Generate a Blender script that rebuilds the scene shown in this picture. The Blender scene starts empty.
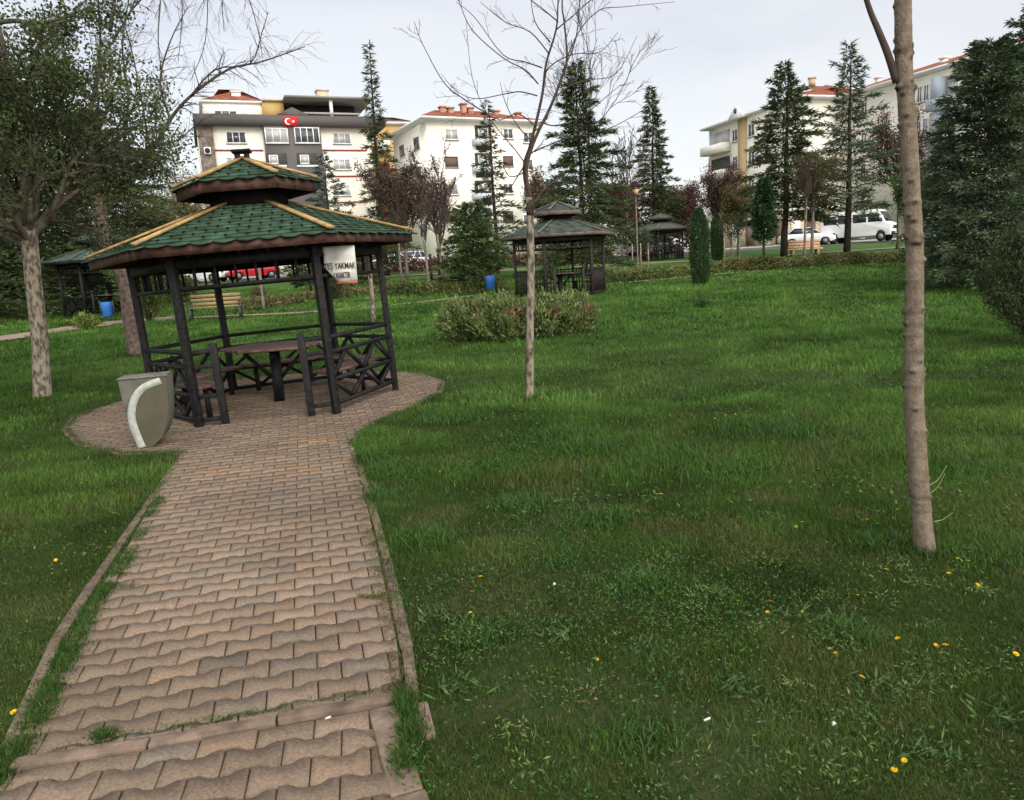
import bpy, math, random
import numpy as np
from mathutils import Vector, Matrix
rad = math.radians
scene = bpy.context.scene
COL = scene.collection

# ------------------------------------------------------------------ camera
FOC = 750.0; CX, CY = 512.0, 400.0; HOR = 270.0
PITCH = math.atan((CY-HOR)/FOC); ROLL = rad(3.4); EYE = 1.65
FW = np.array([0, math.cos(PITCH), -math.sin(PITCH)]); R0 = np.array([1., 0, 0]); U0 = np.cross(R0, FW)
RT = math.cos(ROLL)*R0-math.sin(ROLL)*U0; UP = math.sin(ROLL)*R0+math.cos(ROLL)*U0
cam_d = bpy.data.cameras.new('camera'); cam = bpy.data.objects.new('camera', cam_d); COL.objects.link(cam)
cam_d.sensor_width = 36; cam_d.lens = 36*FOC/1024; cam_d.clip_end = 3000; cam_d.clip_start = 0.05
M = Matrix(((RT[0], UP[0], -FW[0], 0), (RT[1], UP[1], -FW[1], 0), (RT[2], UP[2], -FW[2], EYE), (0, 0, 0, 1)))
cam.matrix_world = M
scene.camera = cam

def gbase(x, y):
    y = np.asarray(y, float)
    t = np.clip((y-8)/6, 0, 1)
    return np.where(y > 14, 0.042*np.maximum(np.minimum(y, 65)-11, 0), 0.126*t*t)
def ray(px, py): return FW+RT*(px-CX)/FOC+UP*(CY-py)/FOC
O = np.array([0, 0, EYE])
def G(px, py):
    d = ray(px, py); s = 1.0
    while s < 300:
        p = O+d*s
        if p[2] <= gbase(p[0], p[1]): break
        s *= 1.03
    lo, hi = s/1.03, s
    for _ in range(25):
        m = (lo+hi)/2; p = O+d*m
        if p[2] <= gbase(p[0], p[1]): hi = m
        else: lo = m
    return O+d*hi
def AT(px, py, Y):
    d = ray(px, py); return O+d*(Y/d[1])
def GX(px, Y):
    """ground point at depth Y on the column of pixel px (near the horizon)"""
    z = float(gbase(0, Y)); py = 265.
    for _ in range(6):
        p = AT(px, py, Y); py += (p[2]-z)*FOC/Y
    return np.array([p[0], Y, z])

# ------------------------------------------------------------------ materials
MATS = {}
def mat(name, col, rough=0.8, spec=0.3, nscale=6, namt=0.25, col2=None, bump=0.0, bscale=40, attr=False, transl=0.0, metal=0.0, detail=5, stretch=None, thr=None):
    if name in MATS: return MATS[name]
    m = bpy.data.materials.new(name); m.use_nodes = True; nt = m.node_tree; N = nt.nodes; L = nt.links
    b = N['Principled BSDF']; out = N['Material Output']
    b.inputs['Roughness'].default_value = rough; b.inputs['Specular IOR Level'].default_value = spec; b.inputs['Metallic'].default_value = metal
    tc = N.new('ShaderNodeTexCoord'); src = tc.outputs['Object']
    if stretch:
        mp = N.new('ShaderNodeMapping'); mp.inputs['Scale'].default_value = stretch; L.new(src, mp.inputs[0]); src = mp.outputs[0]
    nz = N.new('ShaderNodeTexNoise'); nz.inputs['Scale'].default_value = nscale; nz.inputs['Detail'].default_value = detail; L.new(src, nz.inputs['Vector'])
    mr = N.new('ShaderNodeMapRange'); mr.inputs[1].default_value = thr[0] if thr else 0.3; mr.inputs[2].default_value = thr[1] if thr else 0.7
    L.new(nz.outputs[0], mr.inputs[0])
    mx = N.new('ShaderNodeMix'); mx.data_type = 'RGBA'; L.new(mr.outputs[0], mx.inputs[0])
    c2 = col2 if col2 else tuple(c*(1-namt*1.5) for c in col)
    c1 = col if col2 else tuple(min(1, c*(1+namt)) for c in col)
    mx.inputs[6].default_value = (*c1, 1); mx.inputs[7].default_value = (*c2, 1)
    c = mx.outputs[2]
    if attr:
        at = N.new('ShaderNodeAttribute'); at.attribute_name = 'Col'
        mm = N.new('ShaderNodeMix'); mm.data_type = 'RGBA'; mm.blend_type = 'MULTIPLY'; mm.inputs[0].default_value = 1
        L.new(c, mm.inputs[6]); L.new(at.outputs[0], mm.inputs[7]); c = mm.outputs[2]
    L.new(c, b.inputs['Base Color'])
    if bump:
        n2 = N.new('ShaderNodeTexNoise'); n2.inputs['Scale'].default_value = bscale; n2.inputs['Detail'].default_value = 6; L.new(src, n2.inputs['Vector'])
        bp = N.new('ShaderNodeBump'); bp.inputs['Strength'].default_value = bump; bp.inputs['Distance'].default_value = 0.02
        L.new(n2.outputs[0], bp.inputs['Height']); L.new(bp.outputs[0], b.inputs['Normal'])
    if transl:
        tr = N.new('ShaderNodeBsdfTranslucent'); L.new(c, tr.inputs[0]); ms = N.new('ShaderNodeMixShader'); ms.inputs[0].default_value = transl
        L.new(b.outputs[0], ms.inputs[1]); L.new(tr.outputs[0], ms.inputs[2]); L.new(ms.outputs[0], out.inputs[0])
    MATS[name] = m; return m

# ------------------------------------------------------------------ mesh builder
class MB:
    def __init__(s): s.V = []; s.C = []; s.F = []; s.MI = []; s.n = 0; s.hascol = False
    def add(s, V, faces, col=None, mi=0):
        """faces: int array (m,k) or list of index lists"""
        V = np.asarray(V, float).reshape(-1, 3); s.V.append(V)
        if col is None: c = np.ones((len(V), 3))
        else:
            s.hascol = True; c = np.asarray(col, float)
            if c.ndim == 1: c = np.tile(c, (len(V), 1))
        s.C.append(c)
        if isinstance(faces, np.ndarray): s.F.append(faces+s.n); s.MI.append(np.full(len(faces), mi))
        else:
            for f in faces: s.F.append(np.array([f])+s.n); s.MI.append(np.array([mi]))
        s.n += len(V)
    def box(s, x0, x1, y0, y1, z0, z1, m=None, col=None, mi=0):
        V = np.array([(x, y, z) for z in (z0, z1) for y in (y0, y1) for x in (x0, x1)], float)
        if m is not None: V = V@np.array(m.to_3x3()).T+np.array(m.translation)
        s.add(V, np.array([(0, 2, 3, 1), (4, 5, 7, 6), (0, 1, 5, 4), (1, 3, 7, 5), (3, 2, 6, 7), (2, 0, 4, 6)]), col, mi)
    def bar(s, p, q, w, h, up=(0, 0, 1), col=None):
        """rectangular bar from p to q, w sideways, h along up"""
        p = np.array(p, float); q = np.array(q, float); d = q-p; l = np.linalg.norm(d); d /= l
        u = np.array(up, float); sd = np.cross(d, u)
        if np.linalg.norm(sd) < 1e-4: sd = np.cross(d, (1, 0, 0))
        sd /= np.linalg.norm(sd); u = np.cross(sd, d)
        V = [pp+a*sd*w/2+b*u*h/2 for pp in (p, q) for a, b in ((-1, -1), (1, -1), (1, 1), (-1, 1))]
        s.add(V, np.array([(0, 3, 2, 1), (4, 5, 6, 7), (0, 1, 5, 4), (1, 2, 6, 5), (2, 3, 7, 6), (3, 0, 4, 7)]), col)
    def tube(s, P, R, n=6, cap=True, col=None):
        P = np.asarray(P, float); R = np.broadcast_to(np.asarray(R, float), (len(P),)); k = len(P)
        T = np.gradient(P, axis=0); T /= np.linalg.norm(T, axis=1)[:, None]+1e-9
        ref = np.array([1., 0, 0]) if abs(T[0][0]) < 0.8 else np.array([0, 1., 0])
        A = np.cross(T, ref); A /= np.linalg.norm(A, axis=1)[:, None]+1e-9; B = np.cross(T, A)
        a = np.linspace(0, 2*math.pi, n, endpoint=False)
        ring = P[:, None]+R[:, None, None]*(np.cos(a)[None, :, None]*A[:, None]+np.sin(a)[None, :, None]*B[:, None])
        i = np.arange(k-1)[:, None]*n; j = np.arange(n)[None]; j2 = (j+1) % n
        F = np.stack([i+j, i+j2, i+n+j2, i+n+j], -1).reshape(-1, 4)
        s.add(ring.reshape(-1, 3), F[:, ::-1], col)
        if cap and n > 3:
            s.F.append(np.array([list(range(n))])+s.n-k*n); s.MI.append(np.array([0]))
            s.F.append(np.array([list(range(n))[::-1]])+s.n-n); s.MI.append(np.array([0]))
    def prism(s, poly, z0, z1, m=None, col=None):
        """polygon in xy extruded in z (ccw)"""
        n = len(poly); V = [(x, y, z0) for x, y in poly]+[(x, y, z1) for x, y in poly]
        V = np.array(V, float)
        if m is not None: V = V@np.array(m.to_3x3()).T+np.array(m.translation)
        s.add(V, [list(range(n))[::-1], list(range(n, 2*n))]+[[i, (i+1) % n, n+(i+1) % n, n+i] for i in range(n)], col)
    def cards(s, P, D, Ln, W, col, rng, S=None):
        """diamond leaf faces at P along D"""
        P = np.asarray(P, float); n = len(P)
        if n == 0: return
        D = D/(np.linalg.norm(D, axis=1)[:, None]+1e-9)
        if S is None: S = np.cross(D, rng.normal(size=(n, 3)))
        S = S/(np.linalg.norm(S, axis=1)[:, None]+1e-9)
        Ln = np.broadcast_to(Ln, (n,))[:, None]; W = np.broadcast_to(W, (n,))[:, None]
        V = np.stack([P, P+D*Ln*.45+S*W/2, P+D*Ln, P+D*Ln*.45-S*W/2], 1).reshape(-1, 3)
        F = np.arange(4*n).reshape(n, 4)
        s.add(V, F, np.repeat(col, 4, 0))
    def mesh(s, name):
        V = np.concatenate(s.V); me = bpy.data.meshes.new(name)
        tot = np.concatenate([np.full(len(f), f.shape[1]) for f in s.F]); idx = np.concatenate([f.ravel() for f in s.F])
        me.vertices.add(len(V)); me.vertices.foreach_set('co', V.ravel())
        me.loops.add(len(idx)); me.loops.foreach_set('vertex_index', idx.astype(np.int32))
        me.polygons.add(len(tot)); st = np.concatenate([[0], np.cumsum(tot)[:-1]])
        me.polygons.foreach_set('loop_start', st.astype(np.int32)); me.polygons.foreach_set('loop_total', tot.astype(np.int32))
        me.polygons.foreach_set('material_index', np.concatenate(s.MI).astype(np.int32))
        if s.hascol:
            ca = me.color_attributes.new('Col', 'FLOAT_COLOR', 'POINT'); C = np.concatenate(s.C)
            ca.data.foreach_set('color', np.hstack([C, np.ones((len(C), 1))]).ravel())
        me.update(calc_edges=True); return me
    def build(s, name, m, parent=None, smooth=False, label=None, bevel=0):
        me = s.mesh(name)
        for x in (m if isinstance(m, (list, tuple)) else [m]): me.materials.append(x)
        if smooth: me.polygons.foreach_set('use_smooth', np.ones(len(me.polygons), bool))
        o = bpy.data.objects.new(name, me); COL.objects.link(o)
        if parent is not None: o.parent = parent
        if label: o['label'] = label
        if bevel:
            bv = o.modifiers.new('bevel', 'BEVEL'); bv.width = bevel; bv.segments = 2; bv.limit_method = 'ANGLE'
        return o
def tag(o, label, cat, group=None, kind=None):
    o['label'] = label; o['category'] = cat
    if group: o['group'] = group
    if kind: o['kind'] = kind
    return o
def thing(name, label, cat, loc=(0, 0, 0), rz=0, group=None, sc=1.0):
    o = bpy.data.objects.new(name, None); COL.objects.link(o); o.empty_display_size = .2
    o.location = tuple(float(v) for v in loc); o.rotation_euler = (0, 0, rz); o.scale = (sc, sc, sc)
    return tag(o, label, cat, group)
def struct(o): o['kind'] = 'structure'; return o
def copy_tree(o, parent=None, label=None):
    c = o.copy(); COL.objects.link(c)
    if parent is not None: c.parent = parent
    if label: c['label'] = label
    for ch in [x for x in bpy.data.objects if x.parent == o]: copy_tree(ch, c)
    return c

# ------------------------------------------------------------------ palette
wood_dark = mat('dark stained wood', (.013, .0125, .012), .6, .2, 18, .5, bump=.25, bscale=60)
wood_grey = mat('weathered dark wood', (.035, .030, .027), .75, .2, 14, .5, bump=.3, bscale=60)
wood_red = mat('reddish brown board', (.066, .031, .020), .6, .3, 9, .45, bump=.2)
wood_table = mat('table boards', (.13, .075, .062), .6, .3, 9, .35, bump=.2, stretch=(1, 8, 1))
wood_tan = mat('tan ridge wood', (.38, .245, .095), .6, .3, 9, .3, bump=.2)
shingle = mat('green shingle', (.042, .080, .047), .9, .15, 7, .35, bump=.6, bscale=180, attr=True)
shingle_old = mat('old grey green shingle', (.055, .070, .058), .9, .15, 3, .5, bump=.6, bscale=120)
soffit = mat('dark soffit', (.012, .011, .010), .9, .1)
concrete = mat('pale concrete', (.34, .33, .30), .9, .15, 12, .25, bump=.3)
concrete_dk = mat('mossy grey concrete', (.135, .13, .11), .9, .15, 5, .4, col2=(.08, .08, .06), bump=.35)
steel = mat('dark painted steel', (.03, .03, .032), .5, .5)

# ------------------------------------------------------------------ gazebo
def hexpt(R, k, z=0): a = rad(-120+60*k); return np.array([R*math.cos(a), R*math.sin(a), z])
def roof_tier(mb_tiles, mb_ridge, R1, z1, R2, z2, detail, rng):
    """tiles on the six slopes from eave radius R1 to R2"""
    for k in range(6):
        a, b = hexpt(R1, k, z1), hexpt(R1, k+1, z1); c, d = hexpt(R2, k+1, z2), hexpt(R2, k, z2)
        if R2 < .05: c = d = np.array([0, 0, z2])
        nrm = np.cross(b-a, d-a); nrm /= np.linalg.norm(nrm)
        mb_tiles.add([a, b, c, d], [[0, 1, 2, 3]], (.22, .22, .22) if detail else (.8, .8, .8))
        if detail:
            ex = (b-a)/np.linalg.norm(b-a); mid = (a+b)/2; upv = (c+d)/2-mid; Ls = np.linalg.norm(upv); ey = upv/Ls
            ph = .125; n = int(Ls/ph)+1; tw = .24
            for r in range(n):
                y0 = r*ph-(.085 if r == 0 else .05); y1 = min(y0+ph*1.25, Ls)
                if y0 > Ls-.05: break
                def half(y): t = min(max(y/Ls, -.05), 1); return (1-t)*R1/2+t*R2/2
                off = (r % 2)*.5
                m = int(R1/tw)+3
                for i in range(-m, m+1):
                    x0 = (i+off)*tw; x1 = x0+tw-.004
                    h0 = half(y0); h1 = half(y1)
                    if x1 < -h0 or x0 > h0: continue
                    arc = .065 if r == 0 else .006
                    xs = np.linspace(x0, x1, 7)
                    pts = [(x, y0+(arc*(1-math.sin(math.pi*(x-x0)/(x1-x0)))*1.0)) for x in xs]+[(x1, y1), (x0, y1)]
                    pts = [(float(np.clip(x, -half(y), half(y))), y) for x, y in pts]
                    if max(p[0] for p in pts)-min(p[0] for p in pts) < .02: continue
                    lift0 = .016+rng.uniform(-.003, .003); V = []; 
                    for x, y in pts: V.append(mid+ex*x+ey*y+nrm*(lift0 if y < y1-1e-6 else .006))
                    bot = [v-nrm*.007 for v in V]
                    nn = len(V); cc = np.full(3, rng.uniform(.75, 1.2))*np.array([1, rng.uniform(.95, 1.05), 1])
                    mb_tiles.add(V+bot, [list(range(nn))]+[[i2, nn+i2, nn+(i2+1) % nn, (i2+1) % nn] for i2 in range(nn)], cc)
                    ys = y0+.062
                    if r > 0 and abs(x1) < half(ys)-.05 and ys+.06 < Ls:
                        q0 = mid+ex*x1+ey*ys+nrm*.021; mb_tiles.bar(q0, q0+ey*.055, .024, .006, up=nrm, col=(.12, .12, .12))
        p, q = hexpt(R1+.02, k, z1+.045), (hexpt(R2, k, z2+.03) if R2 > .05 else np.array([0, 0, z2+.03]))
        mb_ridge.bar(p, q, .07, .03)
def gazebo(label, loc, rz, detail=True, rail='x', tiles=None, post=None, fascia=None, ridge=None, group='hexagonal park gazebos', sc=1.0, seed=1):
    rng = np.random.default_rng(seed)
    tiles = tiles or shingle; post = post or wood_dark; fascia = fascia or wood_red; ridge = ridge or wood_tan
    g = thing('gazebo', label, 'gazebo', loc, rz, group, sc)
    R = 1.61; pw = .088
    for k in range(6):
        mb = MB(); c = hexpt(R, k); m = Matrix.Translation(c)@Matrix.Rotation(rad(-120+60*k), 4, 'Z')
        mb.box(-pw/2, pw/2, -pw/2, pw/2, -.13, 2.04, m); mb.build('post', post, g, bevel=.008 if detail else 0)
    # beams and frieze
    for k in range(6):
        a, b = hexpt(R, k), hexpt(R, k+1); e = (b-a)/np.linalg.norm(b-a); A = a+e*.05; B = b-e*.05
        mb = MB(); z = lambda v: np.array([0, 0, v])
        mb.bar(A+z(1.95), B+z(1.95), .08, .12); mb.bar(A+z(1.66), B+z(1.66), .045, .045)
        for i in range(1, 7): p = a+(b-a)*i/7; mb.bar(p+z(1.68), p+z(1.90), .028, .028, up=(1, 0, 0))
        mb.build('frieze', post, g)
    for k in range(6):
        if k == 0:
            a, b = hexpt(R, 0), hexpt(R, 1); e = (b-a)/np.linalg.norm(b-a)
            for p, q in ((a, a+e*.30), (b, b-e*.30)):
                mb = MB(); m = Matrix.Translation(q); mb.box(-.042, .042, -.042, .042, -.07, 1.0, m)
                d = (q-p)/np.linalg.norm(q-p)
                for zz in (.92, .74, .38, .10): mb.bar(p+d*.05+(0, 0, zz), q-d*.04+(0, 0, zz), .04, .05)
                mb.build('railing', post, g, bevel=.005 if detail else 0)
            continue
        a, b = hexpt(R, k), hexpt(R, k+1); e = (b-a)/np.linalg.norm(b-a); A = a+e*.05; B = b-e*.05; Ln = np.linalg.norm(B-A)
        mb = MB()
        def H(zz, w=.045, h=.05): mb.bar(A+(0, 0, zz), B+(0, 0, zz), w, h)
        H(.92); H(.10)
        if rail == 'x':
            H(.74); H(.40)
            zs = [.125, .375]; 
            for i in range(4):
                x0 = Ln*i/4; x1 = Ln*(i+1)/4
                za, zb = (.125, .375) if i % 2 else (.375, .125)
                mb.bar(A+e*x0+(0, 0, za), A+e*x1+(0, 0, zb), .035, .045)
                za, zb = (.425, .765) if i % 2 == 0 else (.715, .425)
                mb.bar(A+e*x0+(0, 0, za), A+e*x1+(0, 0, zb), .035, .045)
        else:
            for i in range(1, 11): mb.bar(A+e*Ln*i/11+(0, 0, .12), A+e*Ln*i/11+(0, 0, .90), .035, .03, up=(1, 0, 0))
        mb.build('railing', post, g)
        # seat plank
        inn = -(a+b)/2; inn /= np.linalg.norm(inn); mb = MB()
        for j in range(3):
            s0 = .10+.125*j; cut = .10+s0*.58
            mb.bar(a+e*cut+inn*(s0+.055)+(0, 0, .46), b-e*cut+inn*(s0+.055)+(0, 0, .46), .115, .035)
        seat = mb.build('seat', wood_table if detail else post, g)
        for t in (.25, .75):
            mb = MB(); p = a+(b-a)*t+inn*.28; mb.bar(p+(0, 0, 0), p+(0, 0, .44), .06, .06, up=(1, 0, 0))
            mb.build('seat_leg', post, seat)
    # table
    mb = MB(); mb.bar((0, 0, 0), (0, 0, .75), .13, .13, up=(1, 0, 0)); mb.bar((-.45, 0, .735), (.45, 0, .735), .06, .05); mb.bar((0, -.45, .685), (0, .45, .685), .06, .05)
    for s_ in (-1, 1): mb.bar((s_*.06, 0, .35), (s_*.4, 0, .71), .05, .05, up=(0, 1, 0))
    t = thing('table', label.split(' gazebo')[0]+' gazebo table with six sided top on one post', 'table', g.location, rz, 'tables standing inside the gazebos', sc)
    mb.build('pedestal', post, t)
    mb = MB()
    for j in range(8):
        y0 = -.62+j*.155; y1 = y0+.15; xs = []
        def hw(y): return max(.72-abs(y)*.57, .1)
        mb.add([(-hw(y0), y0, .765), (hw(y0), y0, .765), (hw(y1), y1, .765), (-hw(y1), y1, .765), (-hw(y0), y0, .80), (hw(y0), y0, .80), (hw(y1), y1, .80), (-hw(y1), y1, .80)],
               np.array([(3, 2, 1, 0), (4, 5, 6, 7), (0, 1, 5, 4), (1, 2, 6, 5), (2, 3, 7, 6), (3, 0, 4, 7)]))
    mb.build('table_top', wood_table, t)
    # lower roof
    R1 = 2.10; ze = 2.14
    mbt = MB(); mbr = MB(); roof_tier(mbt, mbr, R1, ze, .50, 2.66, detail, rng)
    rf = mbt.build('roof', tiles, g); mbr.build('ridge_cap', ridge, rf)
    mb = MB()
    for k in range(6):
        a, b = hexpt(R1-.015, k), hexpt(R1-.015, k+1); mb.bar(a+(0, 0, ze-.062), b+(0, 0, ze-.062), .03, .108)
        for j in range(1, 4):   # rafters
            p = a+(b-a)*j/4; q = p*.25; mb.bar(p*.97+(0, 0, ze-.05), q+(0, 0, 2.56), .04, .07)
    mb.build('fascia', fascia, rf)
    mb = MB(); P0 = [hexpt(R1-.04, k, ze-.03) for k in range(6)]; P1 = [hexpt(.3, k, 2.66) for k in range(6)]
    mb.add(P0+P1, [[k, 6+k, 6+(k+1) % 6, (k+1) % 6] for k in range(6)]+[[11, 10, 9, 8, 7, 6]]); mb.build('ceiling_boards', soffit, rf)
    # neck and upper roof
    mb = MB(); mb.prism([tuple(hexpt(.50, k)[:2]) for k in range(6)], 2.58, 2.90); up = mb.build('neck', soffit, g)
    mbt = MB(); mbr = MB(); roof_tier(mbt, mbr, 0.90, 2.94, 0, 3.27, detail, rng)
    ur = mbt.build('upper_roof', tiles, g); mbr.build('ridge_cap', ridge, ur)
    mb = MB()
    for k in range(6): a, b = hexpt(.885, k), hexpt(.885, k+1); mb.bar(a+(0, 0, 2.865), b+(0, 0, 2.865), .03, .14)
    mb.build('fascia', fascia, ur)
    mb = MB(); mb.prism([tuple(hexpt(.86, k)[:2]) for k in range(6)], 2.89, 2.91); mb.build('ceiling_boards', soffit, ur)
    mb = MB()
    if detail:
        for dx in (-.06, .06): mb.box(dx-.03, dx+.03, -.07, .07, 3.18, 3.36)
        mb.box(-.12, .12, -.12, .12, 3.36, 3.39)
    else: mb.box(-.05, .05, -.05, .05, 3.2, 3.34)
    mb.build('finial', post, ur)
    return g

fl, fr = G(200, 428), G(337, 415)
e = (fr-fl)/np.linalg.norm(fr-fl); ang = math.atan2(e[1], e[0]); nr = np.array([-e[1], e[0], 0])
GC = (fl+fr)/2+nr*1.61*.866
g1 = gazebo('large green shingled gazebo in the foreground with red brown eaves and a table inside', (GC[0], GC[1], .02), ang, True)
g1.rotation_euler = (0, rad(-2.2), ang)
c2 = G(564, 297); c2 = (c2[0], c2[1]+1.3, float(gbase(0, c2[1]+1.3))-.05)
gazebo('weathered grey roofed gazebo with slatted railing behind the juniper bushes', c2, rad(8), False, 'v', shingle_old, wood_grey, mat('faded pink grey board', (.13, .095, .078), .8), mat('faded grey cap', (.13, .125, .10), .8))
c3 = GX(112, 30.5)
gazebo('dark green gazebo half hidden at the left behind the pale mottled trunk', c3, rad(25), False, 'x', mat('dull green shingle', (.05, .08, .058), .9), wood_dark, wood_dark, mat('dull green cap', (.08, .10, .07), .8))
c4 = GX(662, 52)
gazebo('far green gazebo in the middle distance with people seated in it', c4, rad(10), False, 'v', mat('far green shingle', (.075, .085, .055), .9), wood_grey, wood_grey, mat('pale green cap', (.15, .17, .13), .8), sc=.94)

# ------------------------------------------------------------------ ban banner on the gazebo
def text_mesh(s, size, loc, parent, m, extr=.002, rot=(math.pi/2, 0, 0), name='lettering'):
    cu = bpy.data.curves.new(name, 'FONT'); cu.body = s; cu.size = size; cu.extrude = extr; cu.align_x = 'RIGHT'; cu.offset = size*.018
    to = bpy.data.objects.new('tmp', cu); COL.objects.link(to); bpy.context.view_layer.update()
    me = bpy.data.meshes.new_from_object(to.evaluated_get(bpy.context.evaluated_depsgraph_get())); bpy.data.objects.remove(to)
    me.name = name; me.materials.append(m); o = bpy.data.objects.new(name, me); COL.objects.link(o); o.parent = parent; o.location = loc; o.rotation_euler = rot
    return o
rot = Matrix.Rotation(ang, 3, 'Z')
pR = Vector(GC)+rot@Vector(hexpt(1.61, 1)); pL = Vector(GC)+rot@Vector(hexpt(1.61, 0))
bpos = np.array(AT(324, 262, pR.y+.10))
bn = thing('banner', 'torn white cloth banner with black lettering and a red hem hung under the gazebo eave', 'banner', (float(bpos[0]), float(bpos[1]), 1.625), ang-rad(4), None, .86)
mb = MB(); nx = 10; W = .44
def edge(u): return 0.0 if u > .38 else (.38-u)*.62
V = []; F = []; ts = np.linspace(0, 1, 9); xs = np.linspace(0, W, nx)
for i, x in enumerate(xs):
    zb = edge(x/W)*.9
    for t in ts:
        zz = zb+(.50-zb)*t; V.append((x, .018*math.sin(x*17)*(1-t*.6)+.01*math.sin(zz*23+x*5), zz))
for i in range(nx-1):
    for j in range(8): a = i*9+j; F.append((a, a+9, a+10, a+1))
mb.add(V, np.array(F)); cl = mb.build('cloth', mat('white cloth', (.62, .61, .55), .9, .1, 4, .2), bn, smooth=True)
sd = cl.modifiers.new('thick', 'SOLIDIFY'); sd.thickness = .004
mb = MB(); mb.box(.15, .44, -.008, .012, -.028, .004); mb.build('hem', mat('red hem', (.42, .10, .05), .8), bn)
blk = mat('black print', (.02, .02, .025), .7)
text_mesh('ATE\u015e YAKMAK', .120, (.432, -.026, .185), bn, blk).scale = (.60, 1, 1)
text_mesh('YASAKTIR', .115, (.35, -.028, .055), bn, blk).scale = (.46, 1, 1)

# ------------------------------------------------------------------ noise helpers
_ng = np.random.default_rng(77).random((256, 256))
def vnoise(x, y, s):
    x = np.asarray(x, float)/s+1000.3; y = np.asarray(y, float)/s+1000.7
    xi = np.floor(x).astype(int); yi = np.floor(y).astype(int); fx = x-xi; fy = y-yi; fx = fx*fx*(3-2*fx); fy = fy*fy*(3-2*fy)
    g = lambda a, b: _ng[a % 256, b % 256]
    return (g(xi, yi)*(1-fx)+g(xi+1, yi)*fx)*(1-fy)+(g(xi, yi+1)*(1-fx)+g(xi+1, yi+1)*fx)*fy
def fbm(x, y, s, o=3):
    v = 0; a = 1; t = 0
    for i in range(o): v = v+a*vnoise(x+i*13.7, y-i*9.1, s/2**i); t += a; a *= .5
    return v/t
def inpoly(x, y, poly):
    x = np.asarray(x); y = np.asarray(y); c = np.zeros(x.shape, bool); n = len(poly)
    for i in range(n):
        x0, y0 = poly[i]; x1, y1 = poly[(i+1) % n]
        if y0 == y1: continue
        c ^= ((y0 > y) != (y1 > y)) & (x < (x1-x0)*(y-y0)/(y1-y0)+x0)
    return c

# ------------------------------------------------------------------ paths and terrain
PA = rad(15.0); pu = np.array([-math.sin(PA), math.cos(PA)]); pt = np.array([math.cos(PA), math.sin(PA)])
kl = G(12, 772)[:2]; kr = G(398, 703)[:2]             # cross kerb ends
path_l = [tuple(G(*q)[:2]) for q in ((12, 770), (72, 640), (130, 545), (182, 452))]
path_r = [tuple(G(*q)[:2]) for q in ((355, 452), (379, 560), (398, 650), (400, 704))]
ac = GC[:2]; AR = 2.62
front = [tuple(G(*q)[:2]) for q in ((182, 455), (120, 456), (78, 446), (64, 432), (72, 420))]
fr_r = [tuple(G(*q)[:2]) for q in ((444, 384), (440, 395), (408, 410), (372, 426), (352, 446))]
aL = math.atan2(front[-1][1]-ac[1], front[-1][0]-ac[0]); aR = math.atan2(fr_r[0][1]-ac[1], fr_r[0][0]-ac[0])
if aL < 0: aL += 2*math.pi
arc = []
rL = math.dist(front[-1], ac); rR = math.dist(fr_r[0], ac)
for i in range(1, 16):
    t = i/16; a = aL+(aR-aL)*t; r = (rL*(1-t)+rR*t)*(1+0*t); arc.append((ac[0]+r*math.cos(a), ac[1]+r*math.sin(a)))
apron = front+arc+fr_r
path_poly = path_l+[tuple(pu*9.0+np.array(path_l[0])), ]  # filled below
path_poly = path_l+[tuple(G(200, 435)[:2]), tuple(G(345, 435)[:2])]+path_r
low_poly = [tuple(kl), tuple(kr), tuple(G(372, 712)[:2]), tuple(G(396, 800)[:2]), (-.2, 1.2), (-.1, -1.5), (-1.9, -1.5), (-1.75, 1.2), tuple(G(-10, 800)[:2])]
def paved(x, y):
    return inpoly(x, y, path_poly) | inpoly(x, y, apron) | inpoly(x, y, low_poly)
# distant footpath centre line
fp = np.array([G(*q) for q in ((-60, 347), (0, 339), (60, 330.5), (112, 323), (170, 319), (230, 316), (300, 313), (415, 303), (505, 292), (620, 283), (700, 276), (790, 268), (900, 260), (1010, 254))])
def dist_fp(x, y):
    x = np.asarray(x, float); y = np.asarray(y, float); d = np.full(x.shape, 99.)
    for a, b in zip(fp[:-1, :2], fp[1:, :2]):
        ab = b-a; t = np.clip(((x-a[0])*ab[0]+(y-a[1])*ab[1])/(ab@ab), 0, 1)
        d = np.minimum(d, np.hypot(x-a[0]-t*ab[0], y-a[1]-t*ab[1]))
    return d
def ground(x, y):
    x = np.asarray(x, float); y = np.asarray(y, float)
    near = np.hypot(x-GC[0], y-GC[1]); s = np.clip((near-3.3)/2, 0, 1)
    lx = x-(-1.4-(y-3.4)*.268); s = s*np.where(y < 9.5, np.clip((np.abs(lx)-1.1)/1.2, 0, 1), 1)
    far = np.clip((58-y)/6, 0, 1)*np.clip(dist_fp(x, y)-1, 0, 1)
    return gbase(x, y)+s*far*((fbm(x, y, 3.5)-.5)*.16+(fbm(x, y, 1.1, 2)-.5)*.05)
def gz(x, y): return float(ground(x, y))

def grid_sheet(name, xs, ys, zf, m, kind='structure'):
    X, Y = np.meshgrid(xs, ys); Z = zf(X, Y); V = np.stack([X, Y, Z], -1).reshape(-1, 3)
    ny, nx = X.shape; i = np.arange(ny-1)[:, None]*nx; j = np.arange(nx-1)[None]
    F = np.stack([i+j, i+j+1, i+nx+j+1, i+nx+j], -1).reshape(-1, 4)
    mb = MB(); mb.add(V, F); o = mb.build(name, m, smooth=True); o['kind'] = kind; return o

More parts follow.
